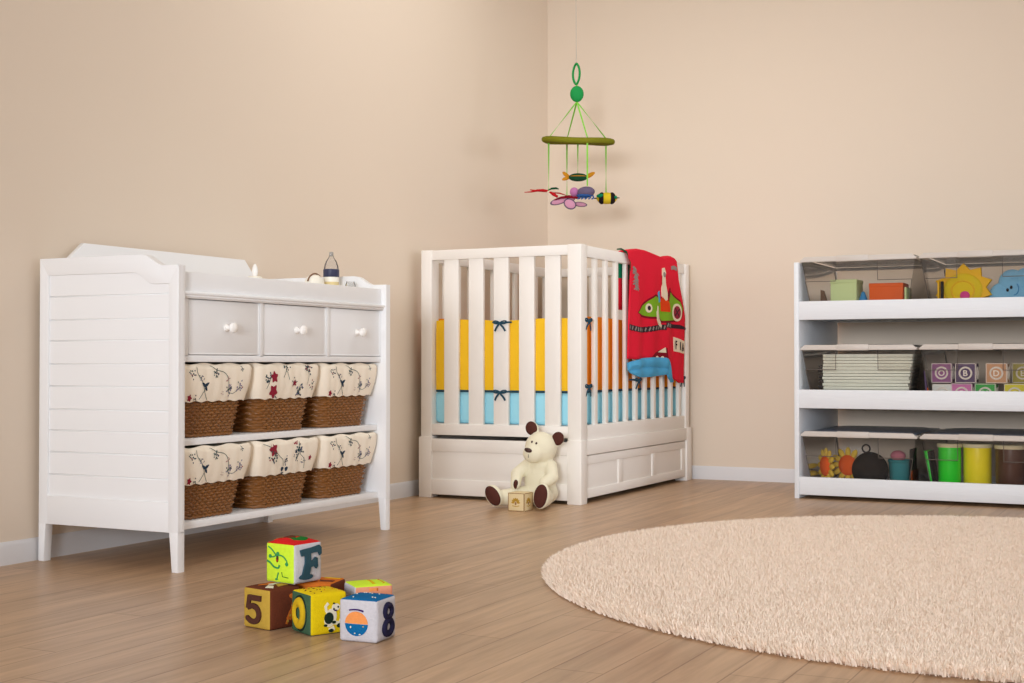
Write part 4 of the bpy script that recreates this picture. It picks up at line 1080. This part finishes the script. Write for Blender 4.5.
# ------------------------------------------------------------------ soft cubes
S = .100; HB = S/2
def bulge(u, v, b=.005): return b*(1-(u/HB)**2)*(1-(v/HB)**2)
def soft_cube(name_label, loc, rz, cols, bz=.005, tilt=0):
    """cols: dict face->material key for -Y,+X,+Z,other"""
    t = thing('soft_cube', name_label, 'soft block', loc, rz, 'cloth picture cubes on the floor'); t.scale = (.97, .97, .97)
    g = G()
    for k in ('-Y', '+X', '+Z', 'o'): g.m(cols[k])
    b = bmesh.new(); bmesh.ops.create_cube(b, size=2); bmesh.ops.subdivide_edges(b, edges=b.edges, cuts=19, use_grid_fill=True)
    idx = {k: g.mats.index(M[cols[k]]) for k in cols}
    for f in b.faces:
        c = f.calc_center_median()
        f.material_index = idx['-Y'] if c.y < -.999 else idx['+X'] if c.x > .999 else idx['+Z'] if c.z > .999 else idx['o']
    for v in b.verts:
        p = v.co.copy(); q = p.copy()
        for ax in range(3):
            o1, o2 = [i for i in range(3) if i != ax]
            if abs(abs(p[ax])-1) < 1e-4:
                bb = (bz if p[2] > 0 else 0.0) if ax == 2 else .005
                q[ax] = math.copysign(1, p[ax])*(1+bb/HB*(1-p[o1]**2)*(1-p[o2]**2))
        rr = .13
        cl = Vector([max(-1+rr, min(1-rr, x)) for x in p]); d = p-cl
        if sum(1 for x in p if abs(x) > 1-rr) >= 2: q = q-p+cl+d.normalized()*rr
        v.co = Vector(q)*HB
        v.co.z += HB
    me = bpy.data.meshes.new('t'); b.to_mesh(me); b.free(); g.bm.from_mesh(me); bpy.data.meshes.remove(me)
    # keep indices given above
    g.done('cube_body', t, local=True, ang=60)
    return t
def deco(t, face, name, items, label=None):
    T = frame(face, HB, (0, 0, HB)); g = G(); bz_ = .013 if name == 'rainbow_patch' else .002 if name == 'striped_patch' and t.name.endswith('.001') else .005
    f = lambda u, v: bulge(u, v, bz_)
    for it in items:
        m, pts = it[0], it[1]; h = it[2] if len(it) > 2 else .0012
        g.m(m).poly(pts, h, f, sub=3 if len(pts) > 14 else 0, lo=-.003, T=T)
    o = g.done(name, t, local=True)
    if label: o['label'] = label
    return o
def letter(t, face, ch, m, size, off, w, label, rim=None):
    T = frame(face, HB+.003, (0, 0, HB)); 
    if rim:
        b = text_bm(ch, size*1.09, .0022, off*1.5, w*1.05); G().m(rim).merge(b, T).done('patch_edge', t, local=True)
    b = text_bm(ch, size, .0055, off, w); 
    o = G().m(m).merge(b, T).done('letter_patch', t, local=True); o['label'] = label; return o
def traced(t, face, polys, m, h, label, name='letter_patch'):
    T = frame(face, HB, (0, 0, HB)); g = G().m(m)
    for pts in polys: g.poly(pts, h, lambda u, v: bulge(u, v), lo=-.003, T=T)
    o = g.done(name, t, local=True); o['label'] = label; return o
def px(pts, cx, cy, sx, sy, HH=.0475):
    """points drawn on a 0..1 square (v down) to face coordinates"""
    return [((p[0]-.5)*2*HH, (.5-p[1])*2*HH) for p in pts]
Q = lambda pts: px(pts, 0, 0, 0, 0)
# number 5
t = soft_cube('soft cloth cube with brown number 5 on a tan face', (-2.0095, 2.676, 0), R(-12), {'-Y': 'f_tan', '+X': 'f_brown', '+Z': 'f_brown', 'o': 'f_brown'})
five = smoothline([(.70, .20), (.45, .20), (.28, .22), (.24, .42), (.27, .50), (.42, .44), (.60, .46), (.70, .60), (.66, .76), (.50, .84), (.34, .82), (.20, .74)], 3)
traced(t, '-Y', [Q(p) for p in [stroke([(.26, .215), (.74, .215)], .14), stroke([(.30, .16), (.25, .50)], .14)]+segs(smoothline([(.26, .475), (.42, .42), (.60, .46), (.68, .60), (.64, .75), (.50, .83), (.34, .82), (.22, .76)], 3), .14)], 'f_dkbrown', .0055, 'brown number 5')
deco(t, '+X', 'giraffe_patch', [('f_orange', Q(stroke(smoothline([(.72, .16), (.74, .40), (.66, .62), (.58, .80)], 4), [.07]*4+[.10]*4+[.15]*4+[.2]))), ('f_orange', Q(ellipse(.70, .20, .09, .06))), ('f_orange', Q(stroke([(.58, .75), (.52, .92)], .07))), ('f_orange', Q(stroke([(.70, .75), (.80, .92)], .07))), ('f_tan', Q(ellipse(.62, .70, .03, .03)), .002), ('f_tan', Q(ellipse(.70, .45, .025, .03)), .002), ('f_tan', Q(ellipse(.55, .84, .03, .03)), .002)], 'orange giraffe picture')
deco(t, '+Z', 'striped_patch', [('f_orange', Q([(.1, .2), (.3, .1), (.5, .6), (.3, .8)])), ('f_cream', Q([(.34, .1), (.45, .1), (.62, .55), (.5, .62)]), .0014), ('f_tan', Q([(.5, .1), (.8, .2), (.86, .6), (.66, .5)])), ('f_cream', Q([(.6, .72), (.75, .66), (.9, .8), (.7, .9)]))])
# orange cube at the back of the pile
t = soft_cube('soft cloth cube with orange top, half hidden behind the front cubes', (-1.955, 2.802, 0), R(12), {'-Y': 'f_orange', '+X': 'f_brown', '+Z': 'f_orange', 'o': 'f_brown'}, bz=.002)
deco(t, '+Z', 'striped_patch', [('f_brown', Q([(.55, .62), (.95, .55), (.95, .75), (.6, .8)])), ('f_gold', Q([(.5, .1), (.95, .1), (.95, .2), (.5, .25)]))])
# number 0
t = soft_cube('soft cloth cube with ringed yellow 0 and panda picture', (-1.869, 2.674, 0), R(-27), {'-Y': 'f_green', '+X': 'f_yellow', '+Z': 'f_yellow', 'o': 'f_green'})
T = frame('-Y', HB+.004, (0, 0, HB))
G().m('f_gold').torus((0, 0, 0), .0210, .0088, T=T, plane='xy', rx=1.0, rz=1.30, n=36, k=10).done('letter_patch', t, local=True)['label'] = 'yellow number 0'
G().m('f_panda').torus((0, 0, -.002), .0335, .0022, T=T, plane='xy', rx=1.0, rz=1.24, n=36, k=8).torus((0, 0, .001), .013, .002, T=T, plane='xy', rx=1.0, rz=1.6, n=30, k=8).done('stitched_ring', t, local=True)
deco(t, '+X', 'panda_patch', [('f_cream', Q(ellipse(.52, .60, .17, .24, 20, rot=.3))), ('f_cream', Q(ellipse(.68, .34, .12, .09))), ('f_cream', Q(stroke([(.50, .48), (.40, .42), (.38, .30), (.46, .22)], .07))), ('f_cream', Q(stroke([(.60, .72), (.78, .76), (.84, .68)], .10))), ('f_cream', Q(stroke([(.5, .93), (.64, .86)], .12))),
    ('f_panda', Q(ellipse(.47, .60, .13, .15, 20)), .0022), ('f_panda', Q(ellipse(.38, .78, .05, .035, 12)), .0022), ('f_panda', Q(ellipse(.62, .72, .06, .04, 12)), .0022), ('f_panda', Q(ellipse(.55, .93, .07, .05, 12)), .0022), ('f_panda', Q(ellipse(.78, .82, .07, .06, 12)), .0022), ('f_panda', Q(ellipse(.61, .38, .025, .03, 10)), .0022), ('f_panda', Q(ellipse(.74, .34, .025, .025, 10)), .0022), ('f_panda', Q(ellipse(.62, .24, .03, .02, 10)), .0022), ('f_purple', Q(ellipse(.66, .42, .045, .02, 10)), .0024)], 'black and white panda picture')
q = random.Random(12)
deco(t, '+Z', 'speckled_patch', [(q.choice(['f_orange', 'f_gold', 'f_brown', 'f_gold']), Q(stroke([(a, b_), (a+q.uniform(-.06, .06), b_+q.uniform(-.06, .06))], .02)), .0012) for a, b_ in [(q.uniform(.08, .9), q.uniform(.08, .9)) for _ in range(46)]])
# number 8
t = soft_cube('soft cloth cube with navy number 8 and round ball picture', (-1.7196, 2.656, 0), R(5), {'-Y': 'f_white', '+X': 'f_white', '+Z': 'f_blue', 'o': 'f_white'})
deco(t, '-Y', 'ball_patch', [('f_peach', Q(ellipse(.48, .56, .33, .30, 24, a0=0, a1=PI, closed=False, rot=PI))[::-1] if False else Q([(x, .56-(y-.56)) for x, y in ellipse(.48, .56, .32, .30, 20, a0=0, a1=PI, closed=False)])),
    ('f_blue', Q([(x, .57+(y-.57)) for x, y in ellipse(.48, .57, .32, .30, 20, a0=0, a1=PI, closed=False)])), ('f_purple', Q(stroke(smoothline([(.28, .235), (.40, .215), (.54, .215), (.68, .245)], 3), .035)), .0024),
    ('f_cream', Q(ellipse(.33, .65, .018, .025, 10)), .0024), ('f_cream', Q(ellipse(.44, .80, .02, .014, 10)), .0024), ('f_cream', Q(ellipse(.58, .82, .025, .014, 10)), .0024), ('f_gold', Q(ellipse(.68, .62, .016, .016, 10)), .0024)], 'orange and blue ball picture')
T = frame('+X', HB+.0035, (0, 0, HB))
G().m('f_navy').torus((.0, .0185, 0), .0145, .0075, T=T, plane='xy', rx=1.15, rz=1.0, n=30, k=10).torus((.0, -.0185, 0), .0160, .0082, T=T, plane='xy', rx=1.2, rz=1.0, n=30, k=10).done('letter_patch', t, local=True)['label'] = 'navy number 8'
q = random.Random(4)
deco(t, '+Z', 'starry_patch', [('f_cream', Q(ellipse(q.uniform(.1, .9), q.uniform(.1, .9), .022, .016, 8)), .0014) for _ in range(9)])
# back cube
t = soft_cube('soft cloth cube with lime top and pink side behind the number 8 cube', (-1.824, 2.820, 0), R(-40), {'-Y': 'f_white', '+X': 'f_pink', '+Z': 'f_lime', 'o': 'f_white'})
deco(t, '+Z', 'stitched_patch', [('f_gold', Q(stroke([(.35+.05*k, .42+.02*(k % 2)), (.37+.05*k, .5)], .015)), .0014) for k in range(11)]+[('f_orange', Q(stroke([(.2, .14), (.8, .16)], .03)), .0014)])
deco(t, '+X', 'orange_patch', [('f_peach', Q([(.35, .03), (.55, .03), (.55, .97), (.35, .97)])), ('f_orange', Q([(.56, .03), (.60, .03), (.60, .97), (.56, .97)]))])
# letter F cube on top
t = soft_cube('soft cloth cube with teal letter F on top of the pile', (-1.9936, 2.744, .1012), R(-9), {'-Y': 'f_lime', '+X': 'f_white', '+Z': 'f_red', 'o': 'f_white'}, bz=.013)
traced(t, '+X', [Q(stroke(smoothline([(.40, .12), (.42, .35), (.40, .6), (.34, .86)], 4), [.20]*4+[.20]*4+[.24]*4+[.34])),
                 Q([(.16, .14), (.28, .12), (.60, .10), (.88, .06), (.96, .14), (.96, .30), (.88, .34), (.82, .24), (.62, .24), (.20, .30)]),
                 Q([(.44, .46), (.60, .44), (.70, .36), (.78, .40), (.80, .62), (.74, .68), (.66, .60), (.44, .62)]),
                 Q(ellipse(.38, .86, .24, .075, 18))], 'f_teal', .005, 'dark teal letter F')
deco(t, '-Y', 'vine_patch', [('f_vine', Q(stroke(smoothline([(.08, .08), (.22, .14), (.38, .26), (.46, .34)], 3), .035))), ('f_vine', Q(stroke(smoothline([(.16, .34), (.30, .34), (.46, .28), (.66, .30), (.80, .42), (.80, .50)], 3), .035))), ('f_vine', Q(ellipse(.80, .50, .05, .055, 12))), ('f_vine', Q(ellipse(.18, .33, .06, .05, 12))), ('f_vine', Q(ellipse(.47, .26, .06, .07, 12))),
    ('f_vine', Q(stroke(smoothline([(.04, .46), (.18, .50), (.34, .60), (.50, .62), (.55, .54)], 3), [.05]*12+[.08]))), ('f_vine', Q(stroke(smoothline([(.50, .74), (.44, .88), (.40, .94)], 3), .035))), ('f_vine', Q(ellipse(.40, .93, .05, .03, 12))), ('f_dkgreen', Q(stroke([(.62, .72), (.64, .84), (.84, .86)], .02))), ('f_dkbrown', Q(ellipse(.47, .38, .04, .09, 12)), .002), ('f_red', Q(ellipse(.47, .42, .02, .035, 10)), .0026)], 'green long-armed creature picture')
deco(t, '+Z', 'rainbow_patch', [('f_dkgreen', Q(ellipse(.5, .5, .40, .34, 24)), .0012), ('f_orange', Q(stroke(smoothline([(.06, .75), (.10, .40), (.28, .12), (.5, .06)], 4), .13)), .0022), ('f_brown', Q(ellipse(.45, .62, .2, .12, 18)), .002), ('f_red', Q(ellipse(.5, .86, .34, .1, 18)), .002)])

# ------------------------------------------------------------------ rug
RC, RR = (-.4467, 4.2786), 1.443
t = thing('round_rug', 'large round shaggy pale peach rug on the wooden floor', 'rug', (RC[0], RC[1], 0))
G().m('rug').lathe([(0, .001), (RR-.030, .001), (RR-.022, .008), (RR-.030, .016), (0, .018)], 160).done('rug_base', t, local=True)
def pile():
    rs = np.random.RandomState(3); N = 400000
    rad = (RR-.006)*np.sqrt(rs.rand(N)); th = rs.rand(N)*2*np.pi
    x = rad*np.cos(th); y = rad*np.sin(th)
    az = rs.rand(N)*2*np.pi; ln = .014+.009*rs.rand(N); lean = .15+.75*rs.rand(N)
    edge = np.clip((rad-(RR-.05))/.05, 0, 1)
    dx = np.cos(az)*np.sin(lean)*ln*(1-edge*.6)+np.cos(th)*edge*.012; dy = np.sin(az)*np.sin(lean)*ln*(1-edge*.6)+np.sin(th)*edge*.012
    dz = np.cos(lean)*ln
    w = .0013+.0010*rs.rand(N); wa = rs.rand(N)*np.pi
    wx, wy = np.cos(wa)*w, np.sin(wa)*w
    z0 = np.where(rad > RR-.035, .001+.012*(RR-rad)/.035, .013)
    V = np.empty((N, 5, 3), np.float32)
    V[:, 0] = np.stack([x-wx, y-wy, z0], 1); V[:, 1] = np.stack([x+wx, y+wy, z0], 1)
    V[:, 2] = np.stack([x+dx*.45+wx*.9, y+dy*.45+wy*.9, z0+dz*.6], 1); V[:, 3] = np.stack([x+dx*.45-wx*.9, y+dy*.45-wy*.9, z0+dz*.6], 1)
    V[:, 4] = np.stack([x+dx, y+dy, z0+dz], 1)
    me = bpy.data.meshes.new('pile'); me.vertices.add(N*5); me.vertices.foreach_set('co', V.reshape(-1))
    base = (np.arange(N)*5)[:, None]
    loops = np.concatenate([base+np.array([[0, 1, 2, 3]]), base+np.array([[3, 2, 4]])], 1).reshape(-1)
    starts = (np.arange(N)[:, None]*7+np.array([[0, 4]])).reshape(-1); tot = np.tile([4, 3], N)
    me.loops.add(len(loops)); me.loops.foreach_set('vertex_index', loops.astype(np.int32))
    me.polygons.add(N*2); me.polygons.foreach_set('loop_start', starts.astype(np.int32)); me.polygons.foreach_set('loop_total', tot.astype(np.int32))
    mi = np.repeat((rs.rand(N) > .6).astype(np.int32), 2); me.materials.append(M['pile_cream']); me.materials.append(M['pile_grey']); me.polygons.foreach_set('material_index', mi)
    me.update(calc_edges=True)
    o = bpy.data.objects.new('pile', me); COL.objects.link(o); o.parent = t; o['kind'] = 'stuff'
    return o
pile()

# ------------------------------------------------------------------ light
def area(name, loc, rot, sx, sy, power, col):
    l = bpy.data.lights.new(name, 'AREA'); l.shape = 'RECTANGLE'; l.size = sx; l.size_y = sy; l.energy = power; l.color = col
    o = bpy.data.objects.new(name, l); o.location = loc; o.rotation_euler = rot; COL.objects.link(o); return o
LC = (.965, 1.0, 1.06); LW = (1.01, 1.0, .97)
def aimed(name, loc, to, sx, sy, power, spread):
    v = Vector(to)-Vector(loc)
    o = area(name, loc, v.to_track_quat('-Z', 'Y').to_euler(), sx, sy, power, LC); o.data.spread = R(spread); return o
aimed('window_daylight', (.4, YF+.1, 1.4), (-2.4, 6.8, 1.2), 1.6, 1.28, 29, 50)
aimed('window_daylight', (-2.2, YF+.1, 1.4), (-2.4, 6.8, 1.2), 1.6, 1.28, 15, 85)
aimed('window_daylight', (XR-.35, 2.4, 1.45), (-3.2, 6.2, 1.3), 3.0, 1.7, 4, 70)  # fill added from the right to lift surfaces facing that side
aimed('window_daylight', (XR-.1, 6.1, 1.5), (-3.3, 6.2, 1.5), 1.8, 1.6, 7, 60)  # added fill grazing the back wall, brightens the left wall near the corner
area('ceiling_panel_light', (0, 1.5, ZC-.02), (0, 0, 0), 2.4, 2.4, 27, LW)  # this and the next two are added overhead fill, no known fixture
area('ceiling_panel_light', (-2.1, 5.1, ZC-.02), (0, 0, 0), 1.9, 1.9, 18, LW)
area('ceiling_panel_light', (-.6, 5.2, ZC-.02), (0, 0, 0), 1.9, 1.9, 4, LW)
w = bpy.data.worlds.new('world'); scene.world = w; w.use_nodes = True
w.node_tree.nodes['Background'].inputs[0].default_value = (.9, .95, 1, 1); w.node_tree.nodes['Background'].inputs[1].default_value = 1.0

# ------------------------------------------------------------------ camera
cam = bpy.data.cameras.new('camera'); co = bpy.data.objects.new('camera', cam); COL.objects.link(co)
cam.sensor_width = 36; cam.lens = 1348.86/1024*36; cam.clip_start = .05
co.location = (0, 0, .64); co.rotation_euler = (R(90+.9088), 0, R(26.8383))
scene.camera = co
scene.view_settings.view_transform = 'Standard'; scene.view_settings.look = 'None'; scene.view_settings.exposure = .09; scene.view_settings.gamma = 1
scene.view_settings.use_curve_mapping = False
scene.cycles.max_bounces = 10; scene.cycles.diffuse_bounces = 6; scene.cycles.transparent_max_bounces = 24
scene.cycles.sample_clamp_indirect = 8
scene.cycles.use_denoising = True
